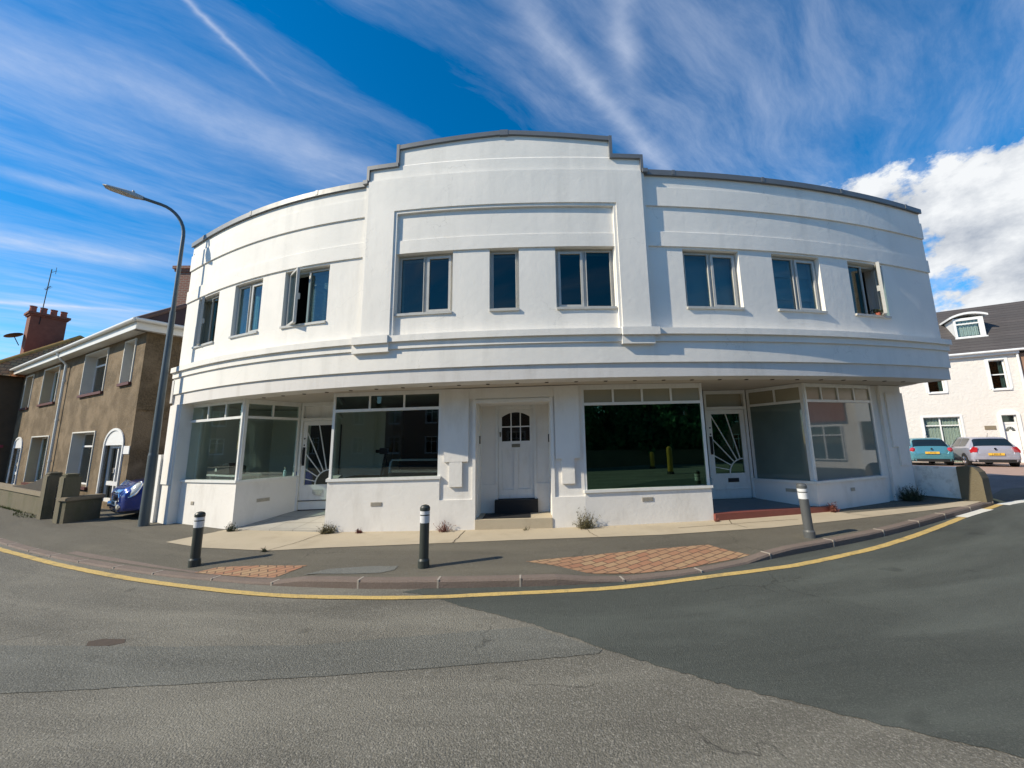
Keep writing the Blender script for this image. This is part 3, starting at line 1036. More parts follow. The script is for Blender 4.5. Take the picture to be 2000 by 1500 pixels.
# windows upstairs
def window(i, a, b, off, open_=None, mull=True, sash=None, h0=HS, inner_=None):
    fo = off-.10           # outer face of frame
    m = MB()
    w = .055
    h1 = HH if i in (3, 4, 5) else HH
    cbox(m, a, a+w, fo-.07, fo, h0, h1, 9)
    cbox(m, b-w, b, fo-.07, fo, h0, h1, 9)
    cbox(m, a+w, b-w, fo-.07, fo, h0, h0+w, 9)
    cbox(m, a+w, b-w, fo-.07, fo, h1-w, h1, 9)
    mid = (a+b)/2
    if mull:
        cbox(m, mid-.03, mid+.03, fo-.07, fo, h0+w, h1-w, 9)
    fr = bobj(m, 'window', UPVC)
    # sill
    m = MB()
    cbox(m, a+.004, b-.004, fo-.02, off+.035, h0-.02, h0+.025, 9)
    o = m.build('sill', UPVC)
    o.parent = fr
    o.matrix_parent_inverse = fr.matrix_world.inverted() @ Matrix.Identity(4)
    lights = [(a+w, mid-.03), (mid+.03, b-w)] if mull else [(a+w, b-w)]
    for k, (p, q) in enumerate(lights):
        ang = 0
        if open_ and open_[0] == k:
            ang = open_[1]
        A_ = Vector(S(p, fo+.012, 0)[:2])
        B_ = Vector(S(q, fo+.012, 0)[:2])
        hinge_left = True
        if open_ and open_[0] == k:
            if open_[2] == 'R':
                d = (A_-B_)
                c, s = math.cos(ang), math.sin(ang)
                A_ = B_+Vector((d.x*c-d.y*s, d.x*s+d.y*c))
            else:
                d = (B_-A_)
                c, s = math.cos(-ang), math.sin(-ang)
                B_ = A_+Vector((d.x*c-d.y*s, d.x*s+d.y*c))
        fw = .045 if (sash and k in sash) or ang else .012
        m = MB()
        d = (B_-A_)
        L = d.length
        d.normalize()
        nn = Vector((d.y, -d.x))

        def pb(mm, s0, s1, t0, t1, g0, g1):
            P = []
            for g in (g0, g1):
                for (ss, tt) in ((s0, t1), (s1, t1), (s1, t0), (s0, t0)):
                    v = A_+d*ss+nn*tt
                    P.append((v.x, v.y, Zh(p, g)))
            mm.hexa(P)
        g0, g1 = h0+w+.002, h1-w-.002
        if ang:
            g0 -= .03
            g1 += .03
        pb(m, 0, fw, -.03, .02, g0, g1)
        pb(m, L-fw, L, -.03, .02, g0, g1)
        pb(m, fw, L-fw, -.03, .02, g0, g0+fw)
        pb(m, fw, L-fw, -.03, .02, g1-fw, g1)
        if ang:
            # handle on the inner face
            pb(m, (L-.04 if open_[2] == 'L' else .01), (L-.015 if open_[2] == 'L' else .035), -.07, -.03, 4.66, 4.78)
        o = m.build('sash', UPVC)
        o.parent = fr
        m = MB()
        pb(m, fw, L-fw, -.012, -.006, g0+fw, g1-fw)
        o = m.build('pane', GLASSM if inner_ else GLASSD)
        o.parent = fr
    if inner_:
        kind, mat = inner_
        m = MB()
        if kind == 'blind':
            cbox(m, a+.05, b-.05, fo-.13, fo-.12, h0+.03, h1, 9)
        elif kind == 'slats':
            k = h0+.04
            mid2 = mid
            while k < h1-.05:
                cbox(m, mid2-.1, b-.04, fo-.15, fo-.12, k, k+.018, 9)
                k += .032
        elif kind == 'curtain':
            xx = a+.03
            while xx < mid+.02:
                cbox(m, xx, xx+.05, fo-.17-.02*random.random(), fo-.13-.02*random.random(), h0+.03, h1-.04-.5*(xx-a), 9)
                xx += .052
        elif kind == 'half':
            cbox(m, a+.05, b-.05, fo-.13, fo-.12, 4.95, h1, 9)
            cbox(m, a+.05, b-.05, fo-.13, fo-.12, 4.45, 4.72, 9)
            cbox(m, a+.05, b-.05, fo-.16, fo-.15, 4.2, 5.0, 9)
        o = m.build('blind' if kind != 'curtain' else 'curtain', mat)
        o.parent = fr
    return fr


OFW = [-.122]*3+[-.085]*3+[-.122]*3
spec_ = [dict(open_=(0, rad(24), 'L'), sash=(0,)), dict(sash=(1,), inner_=('curtain', CURT)), dict(open_=(0, rad(26), 'L'), sash=(0,), inner_=('slats', SLATB)),
         dict(sash=(1,)), dict(mull=False), dict(sash=(0,)), dict(sash=(1,), inner_=('blind', BLIND)), dict(sash=(1,), inner_=('half', BLIND)),
         dict(open_=(1, rad(38), 'R'), sash=(1,))]
for i, ((a, b), sp) in enumerate(zip(WIN, spec_)):
    w_ = window(i, a, b, OFW[i], h0=4.11 if i in (3, 4, 5) else HS, **sp)
    for ch in w_.children:
        ch.matrix_parent_inverse = B.matrix_world.inverted() if False else Matrix.Identity(4)

# small lamp / camera on the far left parapet end, tiny plant pot on the open window sill
m = MB()
c = Vector(S(XL-.02, -.25, 6.62))
m.tube([c+Vector((0, 0, -.28)), c+Vector((-.02, 0, 0)), c+Vector((-.10, -.03, .05))], .018, 8)
m.tube([c+Vector((-.14, -.04, .07)), c+Vector((-.07, -.02, .03))], [.05, .06], 12)
bobj(m, 'wall_lamp', BLACK)
p = Vector(S(7.62, -.16, 4.165))
m = MB()
m.tube([p, p+Vector((0, 0, .07))], [.035, .045], 12)
pot = tag(m.build('plant_pot', POT), 'small trailing plant in a pot on the sill of the open top right window', 'potted plant')
m = MB()
for k in range(60):
    a = random.uniform(0, 6.28)
    r = random.uniform(0, .13)
    q = p+Vector((math.cos(a)*r, math.sin(a)*r*.6, .07+random.uniform(-.03, .07)))
    e = Euler((random.uniform(-1, 1), random.uniform(-1, 1), a)).to_matrix()
    m.add([q+e @ Vector(v) for v in ((-.012, -.018, 0), (.012, -.018, 0), (.012, .018, .005), (-.012, .018, .005))], [(0, 1, 2, 3)])
m.build('foliage', WEEDD, pot, recalc=False)


# ------------------------------------------------------------ shopfronts
class Plane:
    def __init__(s, a, b):
        s.a, s.b = Vector(a), Vector(b)
        s.d = (s.b-s.a)
        s.L = s.d.length
        s.d.normalize()
        s.n = Vector((s.d.y, -s.d.x))

    def P(s, u, o, h):
        v = s.a+s.d*u+s.n*o
        return (v.x, v.y, Zh(v.x, h))

    def box(s, m, u0, u1, o0, o1, h0, h1):
        m.hexa([s.P(u0, o1, h0), s.P(u1, o1, h0), s.P(u1, o0, h0), s.P(u0, o0, h0),
                s.P(u0, o1, h1), s.P(u1, o1, h1), s.P(u1, o0, h1), s.P(u0, o0, h1)])


def shopwindow(pl, sill, transom, top, nfan, pane_mat, fan_mat, posts=(1, 1), frame_mat=WPAINT, riser=True, vent=None, floor=-.35, vmat=VENT, intern=None):
    m = MB()
    if riser:
        pl.box(m, 0, pl.L, -.16, 0, floor, sill)
        bobj(m, 'stall_riser', WHITE2)
    m = MB()
    fr = MB()
    ov = .03
    pl.box(fr, -.02, pl.L+.02, -.17, ov, sill, sill+.05)
    pw = .05
    if posts[0]:
        pl.box(fr, -.0, pw, -.10, -.035, sill+.05, 2.80)
    if posts[1]:
        pl.box(fr, pl.L-pw, pl.L, -.10, -.035, sill+.05, 2.80)
    pl.box(fr, pw, pl.L-pw, -.10, -.030, transom-.025, transom+.03)
    pl.box(fr, pw, pl.L-pw, -.10, -.040, top, 2.80)
    for k in range(1, nfan):
        u = pw+(pl.L-2*pw)*k/nfan
        pl.box(fr, u-.018, u+.018, -.095, -.037, transom+.03, top)
    for u in intern or ():
        pl.box(fr, u-.02, u+.02, -.09, -.04, sill+.05, transom-.025)
    f = bobj(fr, 'shop_window', frame_mat)
    m = MB()
    pl.box(m, pw, pl.L-pw, -.066, -.060, sill+.05, transom-.025)
    o = m.build('pane', pane_mat)
    o.parent = f
    for k in range(nfan):
        u0 = pw+(pl.L-2*pw)*k/nfan+(.018 if k else 0)
        u1 = pw+(pl.L-2*pw)*(k+1)/nfan-(.018 if k < nfan-1 else 0)
        m = MB()
        pl.box(m, u0, u1, -.066, -.060, transom+.03, top)
        o = m.build('fanlight', fan_mat)
        o.parent = f
    if vent:
        u, h, vw = vent
        m = MB()
        pl.box(m, u-vw/2, u+vw/2, .002, .010, h-.035, h+.035)
        for g in range(5):
            pl.box(m, u-vw/2+.01, u+vw/2-.01, .010, .014, h-.028+g*.013, h-.022+g*.013)
        bobj(m, 'air_vent', vmat)
    return f


A1, B1, C1 = (-7.80, 9.225), (-5.82, 8.28), (-5.12, 9.30)
P1 = Plane(A1, B1)
P2 = Plane(B1, C1)
D3, E3 = (-3.67, 7.78), (-1.42, 7.60)
DL = (-4.22, 9.30)
P3r = Plane(DL, D3)
P3 = Plane(D3, E3)
shopwindow(P1, 1.06, 2.41, 2.73, 3, GLASS, GLASS, vent=(.62, .62, .12))
shopwindow(P2, 1.06, 2.41, 2.70, 2, GLASS, GLASS, vent=(.55, .66, .26))
shopwindow(P3r, 1.06, 2.43, 2.73, 1, GLASS, GLASS, posts=(0, 0))
shopwindow(P3, 1.06, 2.43, 2.72, 3, GLASS, GLASSD, vent=(1.02, .62, .22))
F4, G4 = (1.36, 7.44), (3.79, 7.54)
P4 = Plane(F4, G4)
DR0, DR1 = (4.45, 8.85), (5.42, 8.85)
P4r = Plane(G4, DR0)
I4, J4 = (6.04, 7.86), (8.10, 8.54)
P5 = Plane(DR1, I4)
P6 = Plane(I4, J4)
shopwindow(P4, .72, 2.41, 2.70, 4, GREENG, CREAM, vent=(1.18, .56, .21))
shopwindow(P4r, .72, 2.41, 2.70, 1, GREENG, CREAM, posts=(0, 0))
shopwindow(P5, .68, 2.41, 2.72, 2, FROST, CREAM, vent=(.72, .52, .20))
shopwindow(P6, .68, 2.41, 2.72, 4, FROST2, CREAM, vent=(1.05, .50, .12))

# pilasters
m = MB()
cbox(m, XL+.0, -7.86, -.45, -.03, -.4, 2.80)
m.box(*[0]*6) if False else None
cbox(m, XL+.0, -7.90, -.03, .0, 1.02, 2.80)
bobj(m, 'pilaster', WHITE2)
m = MB()
PRp = Plane(J4, (8.98, 8.80))
PRp.box(m, 0, .22, -.3, -.06, -.3, 2.80)
PRp.box(m, .22, PRp.L, -.3, .0, -.3, 2.80)
PRp.box(m, .36, PRp.L, .0, .03, 1.35, 2.62)
PRp.box(m, .52, PRp.L-.10, .0, .03, .92, 1.35)
bobj(m, 'pilaster', WHITE2)
# side garage pier left of the building
m = MB()
m.prism([(-8.62, 9.42), (-8.40, 9.30), (-8.10, 9.85), (-8.32, 9.97)], -.3, 1.42)
m.prism([(-8.60, 9.42), (-8.42, 9.32), (-8.12, 9.85), (-8.30, 9.95)], 1.42, 1.50)
bobj(m, 'side_pier', WHITE2)

# centre entrance: front plane from E3 to F4
PC = Plane(E3, F4)
m = MB()
uL0, uL1 = 0.0, .70          # left pilaster
uR0, uR1 = 2.16, PC.L        # right pilaster
for u0, u1 in ((uL0, uL1), (uR0, uR1)):
    PC.box(m, u0, u1, -.30, -.03, .66, 2.80)
    PC.box(m, u0, u1, -.30, .0, -.2, .66)
PC.box(m, uL1, uR0, -.30, -.03, 2.50, 2.80)
bobj(m, 'entrance_surround', WHITE2)
for u0, u1 in ((.08, .56), (2.25, 2.72)):
    m = MB()
    PC.box(m, u0, u1, -.03, .022, 1.37, 2.79)
    PC.box(m, u0+.11, u1-.12, -.03, .018, .90, 1.37)
    bobj(m, 'pilaster_panel', WHITE2)
# raised band over the door and architrave
m = MB()
PC.box(m, .56, 2.25, -.03, .010, 2.58, 2.79)
PC.box(m, uL1-.06, uL1, -.03, .0, .66, 2.58)
PC.box(m, uR0, uR0+.06, -.03, .0, .66, 2.58)
PC.box(m, uL1, uR0, -.06, -.0, 2.49, 2.56)
bobj(m, 'architrave', WHITE2)
m = MB()   # recess side walls, back wall, ceiling
PD = Plane((PC.P(uL1, -.72, 0)[0], PC.P(uL1, -.72, 0)[1]), (PC.P(uR0, -.72, 0)[0], PC.P(uR0, -.72, 0)[1]))
PC.box(m, uL1-.12, uL1+.012, -.95, -.30, -.2, 2.52)
PC.box(m, uR0-.012, uR0+.12, -.95, -.30, -.2, 2.52)
PC.box(m, uL1-.1, uR0+.1, -.95, -.31, 2.502, 2.62)
duL, duR = uL1+.32, uL1+.32+.86
PC.box(m, uL1+.012, duL, -.92, -.72, .26, 2.502)
PC.box(m, duR, uR0-.012, -.92, -.72, .26, 2.502)
PC.box(m, uL1+.012, duL, -.72, -.70, .26, .86)
PC.box(m, duR, uR0-.012, -.72, -.70, .26, .86)
bobj(m, 'porch_recess', WHITE2)
m = MB()
PC.box(m, uL1+.002, uR0-.002, -.95, .02, -.2, .285)
bobj(m, 'entrance_step', SLAB)
m = MB()
PC.box(m, duL-.01, duR+.02, -.9, -.60, .288, .55)
bobj(m, 'door_riser', BLACK)
# the door itself
m = MB()
d0, d1 = duL, duR
PC.box(m, d0, d0+.05, -.86, -.70, .55, 2.50)
PC.box(m, d1-.05, d1, -.86, -.70, .55, 2.50)
PC.box(m, d0+.05, d1-.05, -.86, -.70, 2.43, 2.50)
gx0, gx1 = d0+.13, d1-.13
dh0, dh1 = .56, 2.43


def archtop(u):
    f = (u-(gx0+gx1)/2)/((gx1-gx0)/2)
    return 2.36-.10*f*f


# stiles, rails (front at -.76)
PC.box(m, d0+.052, gx0, -.82, -.765, dh0, dh1)
PC.box(m, gx1, d1-.052, -.82, -.765, dh0, dh1)
PC.box(m, gx0, gx1, -.82, -.765, dh0, .74)
PC.box(m, gx0, gx1, -.82, -.765, 1.56, 1.74)
PC.box(m, (gx0+gx1)/2-.045, (gx0+gx1)/2+.045, -.82, -.765, .74, 1.56)
PC.box(m, gx0, (gx0+gx1)/2-.045, -.818, -.795, .74, 1.56)
PC.box(m, (gx0+gx1)/2+.045, gx1, -.818, -.795, .74, 1.56)
n = 12
for k in range(n):
    u0 = gx0+(gx1-gx0)*k/n
    u1 = gx0+(gx1-gx0)*(k+1)/n
    a0, a1 = archtop(u0), archtop(u1)
    m.hexa([PC.P(u0, -.765, a0), PC.P(u1, -.765, a1), PC.P(u1, -.82, a1), PC.P(u0, -.82, a0),
            PC.P(u0, -.765, dh1), PC.P(u1, -.765, dh1), PC.P(u1, -.82, dh1), PC.P(u0, -.82, dh1)])
for f in (1/3, 2/3):
    u = gx0+(gx1-gx0)*f
    PC.box(m, u-.012, u+.012, -.81, -.768, 1.74, archtop(u)+.002)
PC.box(m, gx0, gx1, -.81, -.770, 2.035, 2.06)
PC.box(m, d0+.052, d1-.052, -.765, -.745, .56, .62)
door = bobj(m, 'front_door', WPAINT)


def sub(m, name, mat, parent, **kw):
    o = m.build(name, mat, **kw)
    o.parent = parent
    return o


m = MB()
PC.box(m, gx0-.01, gx1+.01, -.80, -.795, 1.73, 2.38)
sub(m, 'pane', GLASSD, door)
m = MB()
PC.box(m, (gx0+gx1)/2-.09, (gx0+gx1)/2+.09, -.765, -.758, 1.61, 1.68)
sub(m, 'letter_box', BRASS, door)
m = MB()
PC.box(m, d0+.085, d0+.115, -.765, -.752, 1.84, 1.94)
m.tube([PC.P(d0+.10, -.755, 1.92), PC.P(d0+.10, -.725, 1.92)], .02, 10)
sub(m, 'lock', BRASS, door)
for u, s in ((uL1+.012, 1), (uR0-.012, -1)):
    m = MB()
    PC.box(m, min(u, u+s*.02), max(u, u+s*.02), -.46, -.43, 1.70, 1.86)
    bobj(m, 'door_bell', BLACK)
m = MB()
PC.box(m, uL1+.13, uR0-.42, -.60, -.06, .286, .300)
mat_o = tag(m.build('doormat', BLACK, bevel=.003), 'black doormat on the step of the central white front door', 'doormat')


# sunburst shop doors
def sundoor(pl, w, thr, top, glassmat, name, letter, panel_mat=WPAINT):
    m = MB()
    dpt = -.07
    pl.box(m, 0, .05, dpt-.05, .0, thr, 2.80)
    pl.box(m, w-.05, w, dpt-.05, .0, thr, 2.80)
    pl.box(m, .05, w-.05, dpt-.05, .0, top, top+.07)
    pl.box(m, .05, w-.05, dpt-.05, .0, 2.72, 2.80)
    a, b = .055, w-.055
    s_ = .10
    g0, g1 = thr+.56, top-.10
    pl.box(m, a, a+s_, dpt-.02, dpt+.03, thr+.012, top-.005)
    pl.box(m, b-s_, b, dpt-.02, dpt+.03, thr+.012, top-.005)
    pl.box(m, a+s_, b-s_, dpt-.02, dpt+.03, thr+.012, g0)
    pl.box(m, a+s_, b-s_, dpt-.02, dpt+.03, g1, top-.005)
    cx, chh = b-s_, g0
    R_ = .33
    W_, H_ = (b-s_)-(a+s_), g1-g0

    def bar(p, q, th=.018):
        d = Vector((q[0]-p[0], q[1]-p[1]))
        L = d.length
        d.normalize()
        e = Vector((-d.y, d.x))*th/2
        pts = [(p[0]-e.x, p[1]-e.y), (q[0]-e.x, q[1]-e.y), (q[0]+e.x, q[1]+e.y), (p[0]+e.x, p[1]+e.y)]
        m.hexa([pl.P(x, o, h) for o in (dpt+.022, dpt+.001) for x, h in pts])
    prev = None
    for k in range(13):
        th = math.pi/2*k/12
        c = (cx-R_*math.cos(th), chh+R_*math.sin(th))
        if prev:
            bar(prev, c, .022)
        prev = c
    for dg in (13, 32, 50, 64, 77):
        th = rad(dg)
        tmax = min(W_/math.cos(th), H_/math.sin(th))
        bar((cx-R_*math.cos(th), chh+R_*math.sin(th)), (cx-tmax*math.cos(th), chh+tmax*math.sin(th)), .018)
    dr = bobj(m, name, panel_mat)
    m = MB()
    pl.box(m, a+s_-.005, b-s_+.005, dpt-.004, dpt, g0-.005, g1+.005)
    sub(m, 'pane', glassmat, dr)
    m = MB()
    pl.box(m, .05, w-.05, dpt-.03, dpt-.02, top+.07, 2.72)
    sub(m, 'overpanel', CREAM if letter == 'dark' else WPAINT, dr)
    m = MB()
    uu = (a+b)/2+.05
    pl.box(m, uu-.12, uu+.12, dpt+.03, dpt+.042, thr+.36, thr+.45)
    if letter != 'dark':
        pl.box(m, uu-.08, uu+.08, dpt+.042, dpt+.055, thr+.33, thr+.37)
    sub(m, 'letter_box', BLACK if letter == 'dark' else UPVC, dr)
    m = MB()
    m.tube([pl.P(a+.05, dpt+.03, thr+1.02), pl.P(a+.05, dpt+.08, thr+1.05), pl.P(a+.05, dpt+.08, thr+1.36), pl.P(a+.05, dpt+.03, thr+1.40)], .013, 8)
    pl.box(m, a+.02, a+.08, dpt+.03, dpt+.036, thr+1.0, thr+1.42)
    sub(m, 'door_handle', BLACK, dr)
    m = MB()
    m.tube([pl.P(a+.05, dpt+.03, thr+1.62), pl.P(a+.05, dpt+.04, thr+1.62)], .018, 10)
    m.tube([pl.P(a+.05, dpt+.03, thr+1.47), pl.P(a+.05, dpt+.04, thr+1.47)], .018, 10)
    sub(m, 'keyhole', BLACK, dr)
    m = MB()
    pl.box(m, a, b, dpt+.03, dpt+.05, thr+.20, thr+.215)
    pl.box(m, a, b, dpt-.02, dpt+.02, thr-.01, thr+.01)
    sub(m, 'weather_bar', panel_mat if letter == 'dark' else BLACK, dr)
    return dr


PDL = Plane(C1, DL)
PDR = Plane(DR0, DR1)
tag(sundoor(PDL, PDL.L, .33, 2.36, GLASS, 'shop_door', 'white'), 'white sunburst door with a white letter box')
tag(sundoor(PDR, PDR.L, .30, 2.34, GREENG, 'shop_door', 'dark'), 'sunburst door with a black letter box')
# lobby floors
m = MB()
lob = [(-5.80, 8.27), (-3.66, 7.79), DL, C1]
m.add([(x, y, Zh(x, h)) for (x, y), h in zip(lob, (.16, .17, .325, .325))]+[(x, y, Zh(x, -.2)) for x, y in lob], [(0, 1, 2, 3), (0, 4, 5, 1), (1, 5, 6, 2), (2, 6, 7, 3), (3, 7, 4, 0)])
lf = bobj(m, 'lobby_floor', brickmat('pale_paving_slabs', (0.42, 0.40, 0.35), (0.47, 0.45, 0.40), (0.20, 0.18, 0.15), 0.55, 0.36, 0.7, rad(-13), 'XY', 0.0, 0.007))
m = MB()
lob = [(3.76, 7.60), (6.02, 7.92), (5.40, 8.86), (4.45, 8.86)]
m.add([(x, y, Zh(x, h)) for (x, y), h in zip(lob, (.225, .20, .29, .29))]+[(x, y, Zh(x, -.1)) for x, y in lob], [(0, 1, 2, 3), (0, 4, 5, 1), (1, 5, 6, 2), (2, 6, 7, 3), (3, 7, 4, 0)])
bobj(m, 'lobby_floor', TILED)
m = MB()
PT = Plane((3.79, 7.50), (6.35, 7.86))
PT.box(m, 0, PT.L, -.12, .02, -.1, .235)
bobj(m, 'lobby_step', REDT)

# interiors, ground floor
m = MB()
zprism(m, [(-7.6, 9.3), (-5.8, 8.5), (-5.1, 9.35), (-4.2, 9.35), (-3.6, 7.95), (-1.4, 7.8), (-1.4, 12), (-7.2, 12)], .2, .30)
zprism(m, [(1.4, 7.62), (3.7, 7.7), (4.4, 9.0), (5.5, 9.0), (6.1, 8.1), (8.0, 8.75), (9.2, 12), (1.4, 12)], .2, .28)
bobj(m, 'shop_floor', ROOMF)
m = MB()
m.box(-7.4, -3.55, 11.3, 11.4, .0, 2.80)
m.box(-7.7, -7.6, 9.4, 11.4, .0, 2.6)
m.box(-3.6, -3.5, 10.6, 11.3, .0, 2.80)
bobj(m, 'shop_wall', ROOMW)
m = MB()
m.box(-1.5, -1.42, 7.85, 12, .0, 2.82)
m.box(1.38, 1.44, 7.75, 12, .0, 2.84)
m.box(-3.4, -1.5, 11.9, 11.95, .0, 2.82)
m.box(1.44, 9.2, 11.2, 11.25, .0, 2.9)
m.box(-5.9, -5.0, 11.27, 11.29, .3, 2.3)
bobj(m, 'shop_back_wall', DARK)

# ------------------------------------------------------------ things in the shops
tb = empty('folding_table', (-6.55, 9.22, Zh(-6.85, .30)), rad(-25), 'white folding table with crossed legs in the left shop window', 'table')
m = MB().box(-.55, .55, -.3, .3, .90, .94)
m.build('tabletop', WPAINT, tb, bevel=.006)
for s in (-1, 1):
    m = MB()
    for y in (-.22, .22):
        m.tube([(s*.42-.22, y, 0), (s*.42+.12, y, .90)], .014, 6)
        m.tube([(s*.42+.22, y, 0), (s*.42-.12, y, .90)], .014, 6)
    m.build('leg', WPAINT, tb)
pr = empty('printer', (-6.60, 9.15, Zh(-6.85, .30)+.94), rad(-20), 'black desktop printer standing on the white folding table', 'printer')
m = MB().box(-.26, .26, -.2, .2, 0, .20)
m.build('body', BLACK, pr, bevel=.02)
m = MB().box(-.14, .10, -.12, .12, .2, .245)
m.box(-.10, .06, -.10, .10, .245, .26)
m.build('scanner_lid', surf('dark_grey_plastic', (0.05, 0.05, 0.055), 0.4), pr)
m = MB().box(-.22, -.16, -.204, -.2, .07, .14)
m.build('sticker', WPAINT, pr)
# blue chair
ch = empty('plastic_chair', (-5.45, 10.1, Zh(-5.4, .30)), rad(15), 'bright blue moulded plastic chair behind the splayed left shop window', 'chair')
m = MB()
vs, fs = [], []
for i in range(9):
    f = i/8
    for j in range(7):
        g = (j/6-.5)*2
        if f < .5:
            y = -.2+f*2*.4
            z = .45+.03*g*g
        else:
            y = .2+(f-.5)*.16
            z = .45+(f-.5)*2*.42
        vs.append((g*(.22-.05*max(0, f-.7)), y-.03*g*g*(1 if f > .5 else 0), z))
        if i and j:
            k = i*7+j
            fs.append((k-8, k-7, k, k-1))
m.add(vs, fs)
o = m.build('seat_shell', BLUEC, ch, smooth=True, recalc=False)
sd = o.modifiers.new('solid', 'SOLIDIFY')
sd.thickness = .02
for sx in (-1, 1):
    for sy in (-1, 1):
        MB().tube([(sx*.21, sy*.19, 0), (sx*.17, sy*.15, .44)], .013, 6).build('leg', CHROME, ch)
# hand sanitiser bottle on the sill
bp = Vector(P2.P(P2.L-.22, -.12, 1.115))
m = MB()
m.tube([bp, bp+Vector((0, 0, .002)), bp+Vector((0, 0, .12)), bp+Vector((0, 0, .145)), bp+Vector((0, 0, .16))], [.034, .036, .036, .014, .013], 14)
bt = tag(m.build('pump_bottle', BOTTLE, smooth=False), 'small clear pump bottle on the window sill beside the left shop door', 'bottle')
q = bp+Vector((0, 0, .16))
MB().tube([q, q+Vector((0, 0, .04)), q+Vector((-.01, -.03, .04))], .008, 8).build('pump', WPAINT, bt)
# white paper on the window
m = MB()
m.box(-.2, .2, 0, .01, 0, .32)
wb = m.build('notice_board', WPAINT)
wb.location = (-6.35, 11.27, 1.45)
tag(wb, 'white rectangular board on the back wall of the left shop', 'board')
# serve-over display cabinet
cb = empty('display_cabinet', (-2.0, 8.25, Zh(-2, .30)), 0, 'low refrigerated display cabinet with rounded glass ends behind the left main shop window', 'display cabinet')
m = MB().box(-.62, .58, 0, .6, 0, .86)
m.build('base', BLACK, cb)
m = MB()
for s in (-.62, .55):
    arc = [(0, .86), (.02, 1.0), (.08, 1.09), (.2, 1.13), (.6, 1.13), (.6, .86)]
    m.add([(s, y, z) for y, z in arc]+[(s+.04, y, z) for y, z in arc], [tuple(range(6)), tuple(range(6, 12))[::-1]]+[(i, (i+1) % 6, (i+1) % 6+6, i+6) for i in range(6)])
m.box(-.58, .55, .10, .60, 1.10, 1.13)
m.build('frame', FRIDGE, cb)
m = MB().box(-.58, .55, .03, .05, .86, .92)
m.build('rail', CHROME, cb)
m = MB().box(-.56, .53, .55, .58, .9, 1.09)
m.build('back_panel', DARK, cb)
# camera tripod / easel silhouettes in the back of the left shop
tp = empty('tripod', (-3.15, 9.6, Zh(-3, .3)), .4, 'dark tripod with equipment on top at the back of the left shop', 'tripod')
for k in range(3):
    a = k*2.094
    MB().tube([(0, 0, 1.25), (.32*math.cos(a), .32*math.sin(a), 0)], .016, 6).build('leg', BLACK, tp)
m = MB().box(-.13, .09, -.07, .07, 1.25, 1.40)
m.box(-.22, -.13, -.05, .05, 1.28, 1.36)
m.build('head', BLACK, tp, bevel=.01)
dk = empty('desk', (-3.6, 9.9, Zh(-3.6, .3)), 0, 'dark desk cluttered with boxes near the tripod in the left shop', 'desk')
MB().box(-.5, .5, -.3, .3, .68, .72).build('desktop', DARK, dk)
for sx in (-.46, .43):
    MB().box(sx, sx+.03, -.28, .28, 0, .68).build('leg', DARK, dk)
# black bag and blue cloth behind the right main window
m = MB()
vs, fs = [], []
NB = 16
for i in range(9):
    ph = math.pi/2*i/8
    for j in range(NB):
        a = 2*math.pi*j/NB
        r = .24*math.cos(ph)**.6*(1+.12*math.sin(3*a+1)+.05*math.sin(7*a))
        vs.append((r*math.cos(a), r*.6*math.sin(a), .30*math.sin(ph)*(1+.1*math.sin(2*a))))
        if i:
            k = i*NB
            fs.append((k-NB+j, k-NB+(j+1) % NB, k+(j+1) % NB, k+j))
fs.append(tuple(range(NB))[::-1])
m.add(vs, fs)
bg_ = m.build('bag', BLACK, smooth=True)
bg_.location = Vector(P4.P(.42, -.34, .66))
tag(bg_, 'slumped black bag at the bottom left corner of the green tinted shop window', 'bag')
m = MB()
c0 = Vector((0, 0, 0))
bm = bmesh.new()
bmesh.ops.create_icosphere(bm, subdivisions=3, radius=.1)
for v in bm.verts:
    v.co *= 1+.25*math.sin(v.co.x*70)*math.sin(v.co.y*60+1)+random.uniform(-.08, .08)
    v.co.z *= .8
me = bpy.data.meshes.new('cloth')
bm.to_mesh(me)
bm.free()
me.materials.append(CYANC)
cl = bpy.data.objects.new('cloth', me)
COL.objects.link(cl)
cl.location = Vector(P4.P(P4.L-.17, -.20, .86))
tag(cl, 'crumpled light blue cloth at the bottom right corner of the green tinted shop window', 'cloth')


# ------------------------------------------------------------ bollards
def bollard(x, y, hgt, mat, lab, lean=(0, 0)):
    b = empty('bollard', (x, y, T(x)+up(x, y)), 0, lab, 'bollard', 'bollards along the pavement edge')
    b.rotation_euler = (lean[0], lean[1], 0)
    r = .062
    H_ = hgt
    m = MB().tube([(0, 0, -.05), (0, 0, .09), (0, 0, .10), (0, 0, .115), (0, 0, H_*.60)], [r*1.22, r*1.22, r*1.14, r, r], 24)
    m.build('post', mat, b, smooth=False)
    for a, c in ((.71, .825), (.845, .90)):
        MB().tube([(0, 0, H_*a), (0, 0, H_*c)], [r+.003, r+.003], 24).build('reflective_band', BAND, b)
    m = MB().tube([(0, 0, H_*.60), (0, 0, H_*.905), (0, 0, H_*.91), (0, 0, H_*.955), (0, 0, H_*.985), (0, 0, H_)], [r, r, r*1.1, r*1.08, r*.8, r*.25], 24)
    m.build('cap', mat, b)
    return b


bollard(-4.69, 5.97, .77, BOLL, 'dark green bollard with white bands, nearest the street lamp')
bollard(-1.19, 5.38, .80, BOLL, 'dark bollard with white bands in front of the central pilaster')
bollard(4.47, 6.07, .80, BOLLG, 'grey leaning bollard with white bands near the red edged lobby step', (0, rad(-2.5)))

